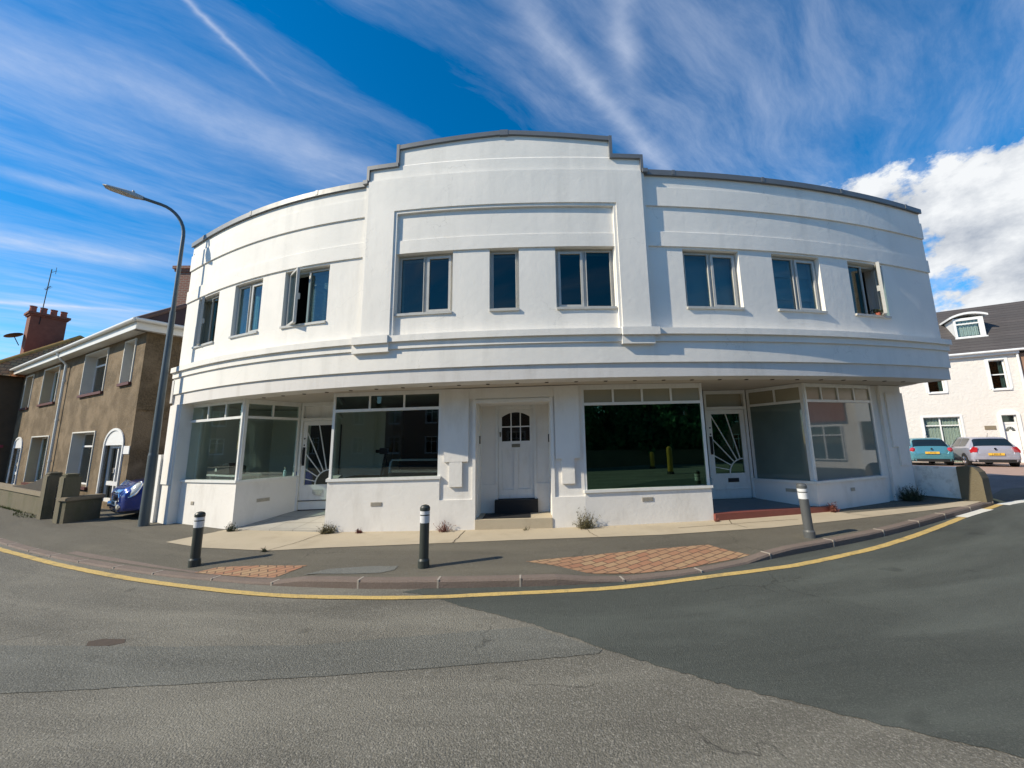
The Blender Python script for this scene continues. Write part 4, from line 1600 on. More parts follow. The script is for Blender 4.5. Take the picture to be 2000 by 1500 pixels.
# ------------------------------------------------------------ street lamp
lx, ly = -8.27, 8.95
lamp = empty('street_lamp', (lx, ly, T(lx)+up(lx, ly)), 0, 'tall grey steel street lamp with curved arm at the left end of the white building', 'street lamp')
zb = 0
m = MB().tube([(0, 0, -.1), (0, 0, 1.55), (0, 0, 1.60), (0, 0, 5.0)], [.100, .092, .082, .058], 40)
m.build('lower_pole', GALV, lamp)
hd = Vector((-.94, -.50, 0)).normalized()
pts = [(0, 0, 5.0), (0, 0, 5.05)]
pts = [Vector((0, 0, 5.0)), Vector((0, 0, 6.6)), Vector((0, 0, 7.0))]
for k in range(1, 9):
    a = math.pi/2*k/8*.92
    pts.append(Vector((0, 0, 7.0))+hd*(.58*(1-math.cos(a)))+Vector((0, 0, .72*math.sin(a))))
e = pts[-1]
pts.append(e+hd*.35+Vector((0, 0, .06)))
m = MB().tube(pts, [.046, .042]+[.038]*(len(pts)-2), 12)
m.build('upper_pole', GALV, lamp)
e = pts[-1]
side = Vector((-hd.y, hd.x, 0))
tilt = Vector((0, 0, .10))
m = MB()
vs, fs = [], []
prof = [(-.02, .045, .05), (.08, .06, .06), (.16, .085, .075), (.32, .125, .06), (.62, .115, .035), (.70, .08, .022)]
for s_, w, hh in prof:
    c = e+hd*s_+Vector((0, 0, s_*.14))
    for (a, b) in ((-1, -.6), (-.9, .3), (-.4, 1), (.4, 1), (.9, .3), (1, -.6)):
        vs.append(c+side*w*a+Vector((0, 0, hh*b)))
for i in range(len(prof)-1):
    for j in range(6):
        k = i*6+j
        k2 = i*6+(j+1) % 6
        fs.append((k, k2, k2+6, k+6))
fs.append(tuple(range(6)))
fs.append(tuple(range(30, 36))[::-1])
m.add(vs, fs)
hdob = m.build('lamp_head', LHEAD, lamp)
m = MB()
c0 = e+hd*.34+Vector((0, 0, .34*.14-.045))
c1 = e+hd*.64+Vector((0, 0, .64*.14-.027))
m.hexa([c0-side*.09, c0+side*.09, c1+side*.085, c1-side*.085, c0-side*.09+Vector((0, 0, .01)), c0+side*.09+Vector((0, 0, .01)), c1+side*.085+Vector((0, 0, .01)), c1-side*.085+Vector((0, 0, .01))])
m.build('lens', LLENS, hdob)
MB().tube([e+hd*.18+Vector((0, 0, .08)), e+hd*.18+Vector((0, 0, .14))], [.03, .025], 10).build('photocell', LHEAD, hdob)


# ------------------------------------------------------------ weeds
def weed(x, y, r, h, n, mat, lab, name='weed', stems=True):
    z = T(x)+.09
    m = MB()
    for k in range(n):
        a = random.uniform(0, 6.283)
        lean = random.uniform(.15, 1.1)
        L = h*random.uniform(.4, 1)*(1.0-.35*min(1, lean))
        b0 = Vector((random.uniform(-r, r)*.35, random.uniform(-r, r)*.25, -.01))
        dr_ = Vector((math.cos(a)*math.sin(lean), math.sin(a)*math.sin(lean)*.6, math.cos(lean)))
        p1 = b0+dr_*L*.5
        p2 = b0+dr_*L+Vector((0, 0, -.15*L*lean))
        m.tube([b0, p1, p2], [.0035, .0025, .001], 3, cap=False)
        for q in range(5 if stems else 8):
            f = random.uniform(.25, 1)
            c = b0+(p2-b0)*f+Vector((0, 0, .06*L*(1-f)))
            e_ = Euler((random.uniform(-1.2, 1.2), random.uniform(-1.2, 1.2), random.uniform(0, 6.28))).to_matrix()
            l_ = random.uniform(.010, .026)
            m.add([c+e_ @ Vector(v) for v in ((0, 0, 0), (l_, l_*.28, 0), (l_*2.1, 0, .003), (l_, -l_*.28, 0))], [(0, 1, 2, 3)])
    o = m.build(name, mat, recalc=False)
    o.location = (x, y, z)
    return tag(o, lab, 'weed', 'weeds growing at the foot of the white building')


weed(-5.72, 8.10, .16, .26, 60, WEEDD, 'green weed at the corner of the splayed left window')
weed(-3.55, 7.66, .28, .28, 120, WEED, 'brown weed clump at the corner right of the pale tiled lobby')
weed(-2.92, 7.60, .10, .14, 40, WEEDR, 'tiny reddish weed under the left main shop window')
weed(-1.30, 7.48, .22, .30, 46, WEEDR, 'sparse reddish weed at the foot of the left entrance pilaster')
weed(.25, 7.36, .09, .15, 9, WEED, 'few thin dry sprigs in front of the entrance step')
weed(1.32, 7.32, .24, .48, 110, WEED, 'tall dry brown weed between the right entrance pilaster and green window')
weed(6.25, 7.78, .12, .30, 60, WEEDR, 'small dark red weed at the right end of the red lobby step')
weed(8.55, 8.50, .35, .48, 260, WEEDD, 'large dark bushy weed at the foot of the right end pilaster')
weed(-4.0, 6.47, .06, .09, 22, WEEDD, 'tiny weed in the path joint near the pavement')
weed(3.78, 7.42, .06, .08, 20, WEEDR, 'tiny weed at the left end of the red lobby step')


# ------------------------------------------------------------ planar houses
class HP:
    """facade plane, absolute heights"""
    def __init__(s, a, d):
        s.a = Vector(a)
        s.d = Vector(d).normalized()
        s.n = Vector((s.d.y, -s.d.x))
        if s.n.dot(-s.a) < 0:
            s.n = -s.n

    def P(s, u, o, z):
        v = s.a+s.d*u+s.n*o
        return (v.x, v.y, z)

    def box(s, m, u0, u1, o0, o1, z0, z1):
        m.hexa([s.P(u0, o1, z0), s.P(u1, o1, z0), s.P(u1, o0, z0), s.P(u0, o0, z0),
                s.P(u0, o1, z1), s.P(u1, o1, z1), s.P(u1, o0, z1), s.P(u0, o0, z1)])

    def wall(s, m, u0, u1, z0, z1, holes, th=.3):
        us = sorted({u0, u1, *[h[0] for h in holes], *[h[1] for h in holes]})
        zs = sorted({z0, z1, *[h[2] for h in holes], *[h[3] for h in holes]})
        for a, b in zip(us, us[1:]):
            run = None
            for c, d in zip(zs, zs[1:]):
                hole = any(h[0] <= (a+b)/2 <= h[1] and h[2] <= (c+d)/2 <= h[3] for h in holes)
                if hole:
                    if run is not None:
                        s.box(m, a, b, -th, 0, run, c)
                    run = None
                elif run is None:
                    run = c
            if run is not None:
                s.box(m, a, b, -th, 0, run, z1)


def pobj(m, name, mat, root, **kw):
    o = m.build(name, mat, **kw)
    o.parent = root
    o.matrix_parent_inverse = root.matrix_world.inverted()
    return o


def hroot(name, loc, label, cat):
    o = empty(name, loc, 0, label, cat)
    o.matrix_world = Matrix.Translation(loc)
    return o


def hwin(pl, root, u0, u1, z0, z1, rev=.22, frame=UPVC2, split=(.5,), trans=.72, net=None, trim=None, sillmat=None, revmat=None, gl=None, trimw=.05, name='window'):
    m = MB()
    w = .05
    f0, f1 = -rev-.05, -rev
    pl.box(m, u0, u0+w, f0, f1, z0, z1)
    pl.box(m, u1-w, u1, f0, f1, z0, z1)
    pl.box(m, u0+w, u1-w, f0, f1, z0, z0+w)
    pl.box(m, u0+w, u1-w, f0, f1, z1-w, z1)
    for s_ in split:
        u = u0+(u1-u0)*s_
        pl.box(m, u-.03, u+.03, f0, f1+.003, z0+w, z1-w)
    if trans:
        z = z0+(z1-z0)*trans
        pl.box(m, u0+w, u1-w, f0+.004, f1+.006, z-.03, z+.03)
    fr = pobj(m, name, frame, root)
    m = MB()
    pl.box(m, u0+w, u1-w, f0+.02, f0+.026, z0+w, z1-w)
    sub(m, 'pane', gl or GLASSD, fr)
    m = MB()
    if net:
        n = max(4, int((u1-u0)/.07))
        for k in range(n):
            a = u0+.03+(u1-u0-.06)*k/n
            pl.box(m, a, a+(u1-u0-.06)/n*.92, f0-.09-.03*(k % 2), f0-.06-.03*(k % 2), z0+.02, z1-.02)
        sub(m, 'curtain', net, fr)
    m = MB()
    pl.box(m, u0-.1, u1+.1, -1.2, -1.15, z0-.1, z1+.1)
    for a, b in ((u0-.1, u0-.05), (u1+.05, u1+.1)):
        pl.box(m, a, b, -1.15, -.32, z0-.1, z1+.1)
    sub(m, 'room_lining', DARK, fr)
    if trim:
        m = MB()
        tw = trimw
        pl.box(m, u0-tw, u0, -.02, .03, z0, z1+tw)
        pl.box(m, u1, u1+tw, -.02, .03, z0, z1+tw)
        pl.box(m, u0, u1, -.02, .03, z1, z1+tw)
        sub(m, 'trim', trim, fr)
    if sillmat:
        m = MB()
        pl.box(m, u0-.06, u1+.06, -rev, .07, z0-.09, z0-.005)
        sub(m, 'sill', sillmat, fr)
    if revmat:
        m = MB()
        pl.box(m, u0+.0015, u0+.012, -rev, .004, z0, z1)
        pl.box(m, u1-.012, u1-.0015, -rev, .004, z0, z1)
        pl.box(m, u0+.012, u1-.012, -rev, .004, z1-.012, z1-.0015)
        sub(m, 'reveal', revmat, fr)
    return fr


# --- brown roughcast pair
HC = (-10.95, 11.11)
H1 = HP(HC, (-.875, .483))
r1 = hroot('terraced_house', (HC[0], HC[1], -.1), 'pair of brown roughcast two storey houses with white framed arched doors and white gutter', 'house')
Wn = [(.72, 1.52, 3.66, 4.98, REVEAL), (3.0, 5.2, 3.55, 5.0, REVEAL), (8.2, 10.3, 3.52, 4.97, REVEALC), (12.0, 13.2, 3.5, 4.95, REVEALC), (3.02, 5.2, .46, 2.2, REVEAL), (8.05, 10.4, .34, 2.15, REVEALC)]
doors = [(.52, 1.95, .08, 1.76), (11.75, 13.1, .08, 1.72)]
m = MB()
H1.wall(m, 0, 13.75, -.4, 5.12, [w[:4] for w in Wn]+doors, .3)
pobj(m, 'front_wall', ROUGHC, r1)
H1s = HP(HC, (.60, .80))
m = MB()
H1s.n = Vector((.80, -.60))
H1s.box(m, .01, 8, -.3, 0, -.4, 5.12)
H1s.box(m, .01, 8, 0, .03, 2.78, 2.86)
pobj(m, 'side_wall', ROUGHC, r1)
for (a, b, c, d, rv) in Wn:
    hwin(H1, r1, a, b, c, d, .26, split=(.5,) if b-a > 1.5 else (), trans=.74 if rv is REVEAL else None, trim=rv if rv is REVEAL else GUT, revmat=rv, sillmat=SILLR, trimw=.04,
         net=BLIND if rv is REVEALC else None, gl=GLASS if rv is REVEALC else GLASSD)
for (a, b, c, d) in doors:
    m = MB()
    mid = (a+b)/2
    for u0, u1 in ((a, a+.07), (b-.07, b), (mid-.04, mid+.04)):
        H1.box(m, u0, u1, -.18, -.10, c, d)
    H1.box(m, a+.07, b-.07, -.18, -.098, d-.09, d)
    for z0, z1 in ((c, c+.1), (c+.48, c+.60)):
        H1.box(m, a+.07, mid-.04, -.18, -.10, z0, z1)
        H1.box(m, mid+.04, b-.07, -.18, -.10, z0, z1)
    dd = pobj(m, 'front_door', UPVC2, r1)
    m = MB()
    H1.box(m, a+.07, b-.07, -.15, -.144, c+.1, d-.09)
    sub(m, 'pane', GLASSD, dd)
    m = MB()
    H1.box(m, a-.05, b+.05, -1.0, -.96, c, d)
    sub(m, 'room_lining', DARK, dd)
    m = MB()
    H1.box(m, mid+.05, mid+.09, -.10, -.05, c+.85, c+1.0)
    sub(m, 'handle', CHROME, dd)
    # arch above
    m = MB()
    R_ = (b-a)/2
    n = 16
    poly = [(mid+R_*math.cos(math.pi*k/n), d+R_*.62*math.sin(math.pi*k/n)) for k in range(n+1)]
    poly2 = [(mid+(R_+.07)*math.cos(math.pi*k/n), d+(R_*.62+.07)*math.sin(math.pi*k/n)) for k in range(n+1)]
    k = len(poly)
    m.add([H1.P(u, .012, z) for u, z in poly]+[H1.P(u, -.05, z) for u, z in poly], [tuple(range(k)), tuple(range(k, 2*k))[::-1]]+[(i, (i+1) % k, (i+1) % k+k, i+k) for i in range(k)])
    for i in range(n):
        m.hexa([H1.P(*[poly[i][0], .012, poly[i][1]]), H1.P(poly[i+1][0], .012, poly[i+1][1]), H1.P(poly2[i+1][0], .012, poly2[i+1][1]), H1.P(poly2[i][0], .012, poly2[i][1]),
                H1.P(poly[i][0], .04, poly[i][1]), H1.P(poly[i+1][0], .04, poly[i+1][1]), H1.P(poly2[i+1][0], .04, poly2[i+1][1]), H1.P(poly2[i][0], .04, poly2[i][1])])
    H1.box(m, a-.07, a, -.05, .04, c, d)
    H1.box(m, b, b+.07, -.05, .04, c, d)
    pobj(m, 'door_arch', UPVC2, r1)
m = MB()
H1.box(m, -.0, 13.95, -.1, .30, 5.12, 5.16)      # soffit board
H1.box(m, -.24, 13.95, .30, .33, 5.10, 5.34)
H1s.box(m, -.28, 8.2, -.1, .24, 5.12, 5.16)
H1s.box(m, -.30, 8.2, .24, .27, 5.10, 5.34)
pobj(m, 'eaves_board', GUT, r1)
m = MB()
g = [H1.P(-.32, .39, 5.36), H1.P(14.0, .39, 5.32)]
m.tube(g, .058, 10)
m.tube([H1.P(-.32, .39, 5.36), H1s.P(8.2, .34, 5.38)], .058, 10)
pobj(m, 'gutter', GUT, r1)
m = MB()
m.tube([H1.P(7.05, .38, 5.30), H1.P(7.03, .28, 5.08), H1.P(7.02, .10, 4.86), H1.P(7.02, .09, .1)], .045, 10)
for z in (1.2, 2.7, 4.2):
    m.tube([H1.P(7.02, .09, z), H1.P(7.02, .09, z+.07)], .056, 10)
pobj(m, 'downpipe', GUT, r1)
m = MB()
m.add([H1.P(-.30, .36, 5.34), H1.P(14.0, .36, 5.30), (-7.9, 15.1, 9.1), H1s.P(9.5, .30, 5.34), H1.P(14.0, -9, 5.30)], [(0, 1, 2), (0, 2, 3), (1, 4, 2)])
pobj(m, 'roof', SLATE, r1, recalc=False)
m = MB()
m.tube([H1.P(-.30, .36, 5.36), (-7.9, 15.1, 9.12)], .07, 8)
pobj(m, 'hip_tiles', surf('hip_tile', (0.13, 0.085, 0.075), 0.9), r1)
m = MB()
m.box(-13.38, -12.5, 14.4, 15.2, 6.4, 8.62)
m.box(-13.43, -12.45, 14.35, 15.25, 8.62, 8.72)
m.box(-13.48, -12.40, 14.30, 15.30, 8.72, 8.84)
cmn = pobj(m, 'chimney', BRICK, r1)
m = MB()
H1.box(m, .02, .44, .002, .02, 1.50, 1.73)
sg = pobj(m, 'house_sign', UPVC2, r1)
# --- garden walls, gate piers
GA = HP((-12.0, 10.28), (-.875, .483))


def gz(pl, u):
    return T(pl.P(u, 0, 0)[0])+.09


gw = hroot('garden_wall', (-12.0, 10.28, 0), 'low mossy garden wall left of the gate in front of the brown houses', 'wall')
m = MB()
GA.box(m, .12, 12, -.22, 0, -.5, .40)
pobj(m, 'masonry', GWALL, gw)
m = MB()
GA.box(m, .12, 12, -.26, .04, .40, .50)
pobj(m, 'coping', GCAP, gw)
gw2 = hroot('garden_wall', (-10.62, 9.42, 0), 'dark garden wall beside the driveway, between the gate and the blue car', 'wall')
GB = HP((-10.62, 9.44), (.06, .998))
GB.n = Vector((.998, -.06))
m = MB()
GA2 = HP((-10.66, 9.50), (-.875, .483))
GB2 = HP((-10.60, 9.40), (.20, .98))
GB2.n = Vector((.98, -.20))
GB2.box(m, 0, .70, -.22, 0, -.5, .42)
pobj(m, 'masonry', GWALL, gw2)
m = MB()
GB2.box(m, -.04, .74, -.26, .04, .42, .52)
pobj(m, 'coping', GCAP, gw2, bevel=.02)
for k, (x, y, lab) in enumerate(((-11.95, 10.22, 'left gate pier of the brown houses, dark mossy square post'), (-10.83, 9.62, 'right gate pier of the brown houses, beside the driveway wall'))):
    m = MB()
    Rm = Matrix.Translation((x, y, 0)) @ Matrix.Rotation(rad(-29), 4, 'Z')
    m.box(-.19, .19, -.15, .15, -.4, 1.0, Rm)
    m.box(-.16, .16, -.12, .12, 1.0, 1.06, Rm)
    gp_ = tag(m.build('gate_pier', GWALL, bevel=.02), lab, 'gate pier', 'gate piers at the brown houses')
gt = hroot('garden_gate', (-11.35, 9.95, -.1), 'dark metal garden gate between the two mossy piers', 'gate')
m = MB()
Rm = Matrix.Translation((-11.38, 9.94, 0)) @ Matrix.Rotation(rad(-29), 4, 'Z')
for k in range(7):
    x = -.36+k*.12
    m.tube([Rm @ Vector((x, 0, .03)), Rm @ Vector((x, 0, .74+.06*math.sin(k/6*math.pi)))], .009, 6)
pobj(m, 'bars', BLACK, gt)
m = MB()
for z in (.08, .40, .70):
    m.box(-.40, .40, -.012, .012, z, z+.03, Rm)
pobj(m, 'rail', BLACK, gt)
# low swept party wall behind the garden wall
m = MB()
prof = [(0, -.2), (0, 1.04), (.12, 1.04), (.6, .86), (1.3, .72), (2.3, .60), (3.6, .53), (3.6, -.2)]
Pw = HP((-12.72, 10.75), (-.875, .483))
k = len(prof)
m.add([Pw.P(u, 0, z) for u, z in prof]+[Pw.P(u, -.15, z) for u, z in prof], [tuple(range(k)), tuple(range(k, 2*k))[::-1]]+[(i, (i+1) % k, (i+1) % k+k, i+k) for i in range(k)])
tag(m.build('swept_wall', surf('dark_stained_wall', (0.045, 0.038, 0.03), 0.9, var=0.3)), 'dark curved sweeping wall rising to the left gate pier', 'wall')
# verge grass at the foot of the wall
m = MB()
for k in range(700):
    u = random.uniform(.3, 7)
    p = Vector(GA.P(u, random.uniform(.01, .10+.25*max(0, math.sin(u*1.3))), 0))
    p.z = T(p.x)+.085
    a = random.uniform(0, 6.28)
    hgt = random.uniform(.02, .07)
    d = Vector((math.cos(a), math.sin(a), 0))*.008
    l_ = Vector((random.uniform(-.02, .02), random.uniform(-.02, .02), hgt))
    m.add([p-d, p+d, p+l_], [(0, 1, 2)])
tag(m.build('grass', GRASS, recalc=False), 'grass at the foot of the mossy garden wall', 'grass', kind='stuff')

# --- red roofed house further left
NN = -H1.n     # away from road


def q_(s, n_, z):
    v = H1.a+H1.d*s-H1.n*n_
    return (v.x, v.y, z)


r2 = hroot('red_roof_house', q_(15, -1, 0), 'house with a red tiled hipped roof and a wide brick chimney at the far left', 'house')
m = MB()
pts = [q_(13.95, -1.2, 0)[:2], q_(24, -1.2, 0)[:2], q_(24, 6, 0)[:2], q_(13.95, 6, 0)[:2]]
m.prism(pts, -.5, 5.0)
pobj(m, 'wall', surf('dark_brown_render', (0.10, 0.07, 0.045), 0.95, var=0.3), r2)
m = MB()
E_ = 5.0
m.add([q_(13.6, -1.55, E_), q_(24.4, -1.55, E_), q_(24.4, 6.3, E_), q_(13.6, 6.3, E_), q_(17.5, 2.3, 8.1), q_(21.5, 2.3, 8.1)], [(0, 1, 5, 4), (1, 2, 5), (2, 3, 4, 5), (3, 0, 4)])
pobj(m, 'roof', REDROOF, r2)
m = MB()
for p_, q2 in (((13.6, -1.55, E_), (17.5, 2.3, 8.1)), ((17.5, 2.3, 8.1), (21.5, 2.3, 8.1)), ((13.6, 6.3, E_), (17.5, 2.3, 8.1)), ((24.4, -1.55, E_), (21.5, 2.3, 8.1))):
    m.tube([Vector(q_(*p_))+Vector((0, 0, .02)), Vector(q_(*q2))+Vector((0, 0, .02))], .09, 8)
pobj(m, 'ridge_tiles', surf('lichened_ridge', (0.50, 0.27, 0.07), 0.9, var=0.3), r2)
m = MB()
m.tube([q_(13.5, -1.6, 4.97), q_(24.4, -1.6, 4.97)], .06, 8)
pobj(m, 'gutter', BLACK, r2)
ch_ = MB()


def qbox(m, s0, s1, n0, n1, z0, z1):
    m.prism([q_(s0, n0, 0)[:2], q_(s1, n0, 0)[:2], q_(s1, n1, 0)[:2], q_(s0, n1, 0)[:2]], z0, z1)


qbox(ch_, 18.3, 19.1, .50, 1.85, 6.6, 9.05)
qbox(ch_, 18.24, 19.16, .44, 1.91, 9.05, 9.14)
qbox(ch_, 18.18, 19.22, .38, 1.97, 9.14, 9.26)
chim = pobj(ch_, 'chimney', surf('chimney_red_render', (0.19, 0.075, 0.05), 0.9, var=0.3, vscale=5), r2)
for k in range(4):
    c = Vector(q_(18.7, .60+k*.385, 9.24))
    o = MB().tube([c, c+Vector((0, 0, .06)), c+Vector((0, 0, .34)), c+Vector((0, 0, .42))], [.16, .14, .13, .155], 12).build('chimney_pot', POT)
    o.parent = chim
m = MB()
c = Vector(q_(18.3, .85, 8.6))
m.tube([c, c+Vector((.12, 0, 3.3))], .02, 6)
tp_ = c+Vector((.10, 0, 2.15))
dv = H1.d.to_3d()
m.tube([tp_-dv*.5, tp_+dv*.5], .014, 6)
tp_ = c+Vector((.12, 0, 3.1))
m.tube([tp_, tp_+Vector((.3, 0, .08))], .012, 6)
m.tube([tp_+Vector((.26, 0, -.1)), tp_+Vector((.26, 0, .3))], .010, 6)
for k in range(6):
    p = c+Vector((.10, 0, 2.15))+dv*(-.45+k*.18)
    m.tube([p-Vector((.0, .1, .0)), p+Vector((0, .1, 0))], .007, 4)
ae = pobj(m, 'tv_aerial', BLACK, r2)
m = MB()
c = Vector(q_(19.0, .15, 7.9))
nrm = Vector((-.35, -.25, .9)).normalized()
u_ = nrm.cross(Vector((0, 0, 1))).normalized()
v_ = u_.cross(nrm)
vs = [c-nrm*.09]
for r in (.22, .42):
    for k in range(16):
        a = k*math.pi/8
        vs.append(c+u_*r*math.cos(a)+v_*r*.85*math.sin(a)-nrm*(.09 if r < .3 else .0)*.6)
fs = [(0, 1+k, 1+(k+1) % 16) for k in range(16)]+[(1+k, 17+k, 17+(k+1) % 16, 1+(k+1) % 16) for k in range(16)]
m.add(vs, fs)
m.tube([c, c-Vector((0, -.3, .5))], .02, 6)
pobj(m, 'satellite_dish', BLACK, r2, recalc=False)
m = MB()
H1.box(m, 13.95, 15.0, .25, .60, .0, 1.75)
pobj(m, 'porch', CRIM, r2)
m = MB()
H1.box(m, 13.9, 15.1, .2, .7, 1.75, 1.87)
pobj(m, 'porch_roof', CRIM, r2)
m = MB()
H1.box(m, 13.9, 14.4, .66, .80, 1.92, 2.06)
pobj(m, 'porch_lamp', UPVC2, r2)
r3 = hroot('distant_house', q_(30, 0, 0), 'dark red roof of the next house behind the satellite dish', 'house')
m = MB()
m.prism([q_(26, -1, 0)[:2], q_(38, -1, 0)[:2], q_(38, 7, 0)[:2], q_(26, 7, 0)[:2]], -.5, 5.4)
pobj(m, 'wall', BRNH, r3)
m = MB()
m.add([q_(25.6, -1.4, 5.4), q_(38, -1.4, 5.4), q_(38, 7.4, 5.4), q_(25.6, 7.4, 5.4), q_(25.6, 3, 8.9), q_(38, 3, 8.9)], [(0, 1, 5, 4), (2, 3, 4, 5), (0, 4, 3), (1, 2, 5)])
pobj(m, 'roof', surf('maroon_roof', (0.13, 0.03, 0.03), 0.9), r3)

# --- white house on the right
W0 = (27.4, 22.2)
HW = HP(W0, (.85, -.53))


def zz(z):
    return 1.65+(z-1.65)*1.1


r4 = hroot('white_house', (W0[0], W0[1], .45), 'pale pink roughcast terraced house with grey tiled roof and white dormer', 'house')
wins = [(.50, 1.12, zz(4.35), zz(5.88)), (-2.12, -1.42, zz(4.35), zz(5.88)), (-2.60, -1.05, zz(.45), zz(2.98))]
dor = (.56, 1.12, .5, zz(3.0))
m = MB()
HW.wall(m, -12, 1.62, 0, zz(6.3), wins+[dor], .3)
pobj(m, 'front_wall', WHSE, r4)
for k, (a, b, c, d) in enumerate(wins):
    if k < 2:
        w = hwin(HW, r4, a, b, c, d, .12, split=(), trans=.5, trim=UPVC2, sillmat=UPVC2, trimw=.12)
        m = MB()
        for j in range(3):
            u = b-.18+j*.05
            HW.box(m, u, u+.045, -.30-.02*(j % 2), -.27-.02*(j % 2), c+.05, d-.05)
        sub(m, 'curtain', NET, w)
    else:
        hwin(HW, r4, a, b, c, d, .12, split=(.47,), trans=.82, net=NET, trim=UPVC2, trimw=.10, gl=GLASS)
m = MB()
a, b, c, d = dor
HW.box(m, a, b, -.16, -.10, c, zz(2.52))
HW.box(m, a, b, -.16, -.08, zz(2.52), zz(2.62))
HW.box(m, a, a+.05, -.16, -.08, zz(2.62), d)
HW.box(m, b-.05, b, -.16, -.08, zz(2.62), d)
HW.box(m, a+.05, b-.05, -.16, -.08, d-.05, d)
dd = pobj(m, 'front_door', UPVC2, r4)
m = MB()
HW.box(m, a+.05, b-.05, -.15, -.14, zz(2.62), d-.05)
for k in range(8):
    t0, t1 = math.pi*k/8+.06, math.pi*(k+1)/8-.02
    mu = (a+b)/2
    z0 = zz(2.15)
    q4 = [(mu+.07*math.cos(t0), z0+.10*math.sin(t0)), (mu+.07*math.cos(t1), z0+.10*math.sin(t1)), (mu+.19*math.cos(t1), z0+.26*math.sin(t1)), (mu+.19*math.cos(t0), z0+.26*math.sin(t0))]
    m.hexa([HW.P(u, -.10, z) for u, z in q4]+[HW.P(u, -.095, z) for u, z in q4])
sub(m, 'pane', CARG, dd)
m = MB()
n = 12
mu = (a+b)/2
R_ = (b-a)/2+.14
HW.box(m, a-.14, a, -.08, .05, .5, d-.02)
HW.box(m, b, b+.14, -.08, .05, .5, d-.02)
poly = [(mu+R_*math.cos(math.pi*k/n), d-.02+.32*math.sin(math.pi*k/n)) for k in range(n+1)]
k = len(poly)
m.add([HW.P(u, .05, z) for u, z in poly]+[HW.P(u, -.08, z) for u, z in poly], [tuple(range(k)), tuple(range(k, 2*k))[::-1]]+[(i, (i+1) % k, (i+1) % k+k, i+k) for i in range(k)])
pobj(m, 'door_arch', UPVC2, r4)
m = MB()
HW.box(m, -.15, .28, .002, .03, zz(2.25), zz(2.45))
pobj(m, 'name_plate', GCAP, r4)
ze, zr = zz(6.28), zz(6.28)+3.7
m = MB()
Rr = [HW.P(-12, .25, ze), HW.P(1.7, .25, ze), HW.P(1.7, -3.6, zr), HW.P(-12, -3.6, zr), HW.P(-12, -7.4, ze), HW.P(1.7, -7.4, ze)]
m.add(Rr, [(0, 1, 2, 3), (3, 2, 5, 4)])
pobj(m, 'roof', ROOFG, r4, recalc=False)
m = MB()
HW.box(m, -12, 1.66, 0, .22, ze-.16, ze-.10)
HW.box(m, -12, 1.66, .20, .23, ze-.16, ze+.0)
pobj(m, 'eaves_board', UPVC2, r4)
m = MB()
m.tube([HW.P(-12, .32, ze+.02), HW.P(12, .32, ze+.02)], .07, 10)
m.tube([HW.P(1.62, .10, ze-.05), HW.P(1.62, .10, .4)], .05, 10)
pobj(m, 'gutter', UPVC2, r4)
m = MB()
HW.box(m, -12, 1.6, -7.2, -6.9, 0, ze)
pobj(m, 'rear_wall', WHSE, r4)
# dormer
dm = MB()
fo = -1.05
du0, du1 = -.22, 1.05
zb_, zt_ = ze+1.22, ze+2.50
HW.box(dm, du0, du0+.10, fo-.06, fo, zb_, zt_)
HW.box(dm, du1-.22, du1, fo-.06, fo, zb_, zt_)
HW.box(dm, du0+.10, du1-.22, fo-.06, fo, zb_, zb_+.10)
HW.box(dm, du0+.10, du1-.22, fo-.06, fo, zt_-.16, zt_)
HW.box(dm, du0+.10, du1-.22, fo-.06, fo, zb_+.86, zb_+.94)
HW.box(dm, du0-.05, du1+.05, fo-.02, fo+.06, zb_-.05, zb_+.04)
dob = pobj(dm, 'dormer', UPVC2, r4)
for uu in (du0, du1-.04):
    m = MB()
    m.add([HW.P(uu, fo-.06, zb_), HW.P(uu, fo-.06, zt_), HW.P(uu, fo-1.45, zt_+.0), HW.P(uu+.04, fo-.06, zb_), HW.P(uu+.04, fo-.06, zt_), HW.P(uu+.04, fo-1.45, zt_+.0)],
          [(0, 1, 2), (5, 4, 3), (0, 3, 4, 1), (1, 4, 5, 2), (2, 5, 3, 0)])
    sub(m, 'cheek', UPVC2, dob)
m = MB()
n = 10
prev = None
for k in range(n+1):
    f = k/n
    u = du0-.18+(du1-du0+.36)*f
    z = zt_+.22*math.sin(math.pi*f)**.8
    cur = (u, z)
    if prev:
        pts = [HW.P(prev[0], fo+.16, prev[1]-.02), HW.P(cur[0], fo+.16, cur[1]-.02), HW.P(cur[0], fo-1.9, cur[1]-.02), HW.P(prev[0], fo-1.9, prev[1]-.02)]
        m.hexa(pts+[(p[0], p[1], p[2]+.12) for p in pts])
    prev = cur
sub(m, 'dormer_roof', UPVC2, dob)
m = MB()
HW.box(m, du0+.10, du1-.22, fo-.05, fo-.04, zb_+.1, zt_-.16)
sub(m, 'pane', GLASS, dob)
m = MB()
for k in range(12):
    u = du0+.10+(du1-.22-du0-.10)*k/12
    HW.box(m, u, u+.065, fo-.16-.03*(k % 2), fo-.13-.03*(k % 2), zb_+.05, zt_-.1)
sub(m, 'curtain', NET, dob)
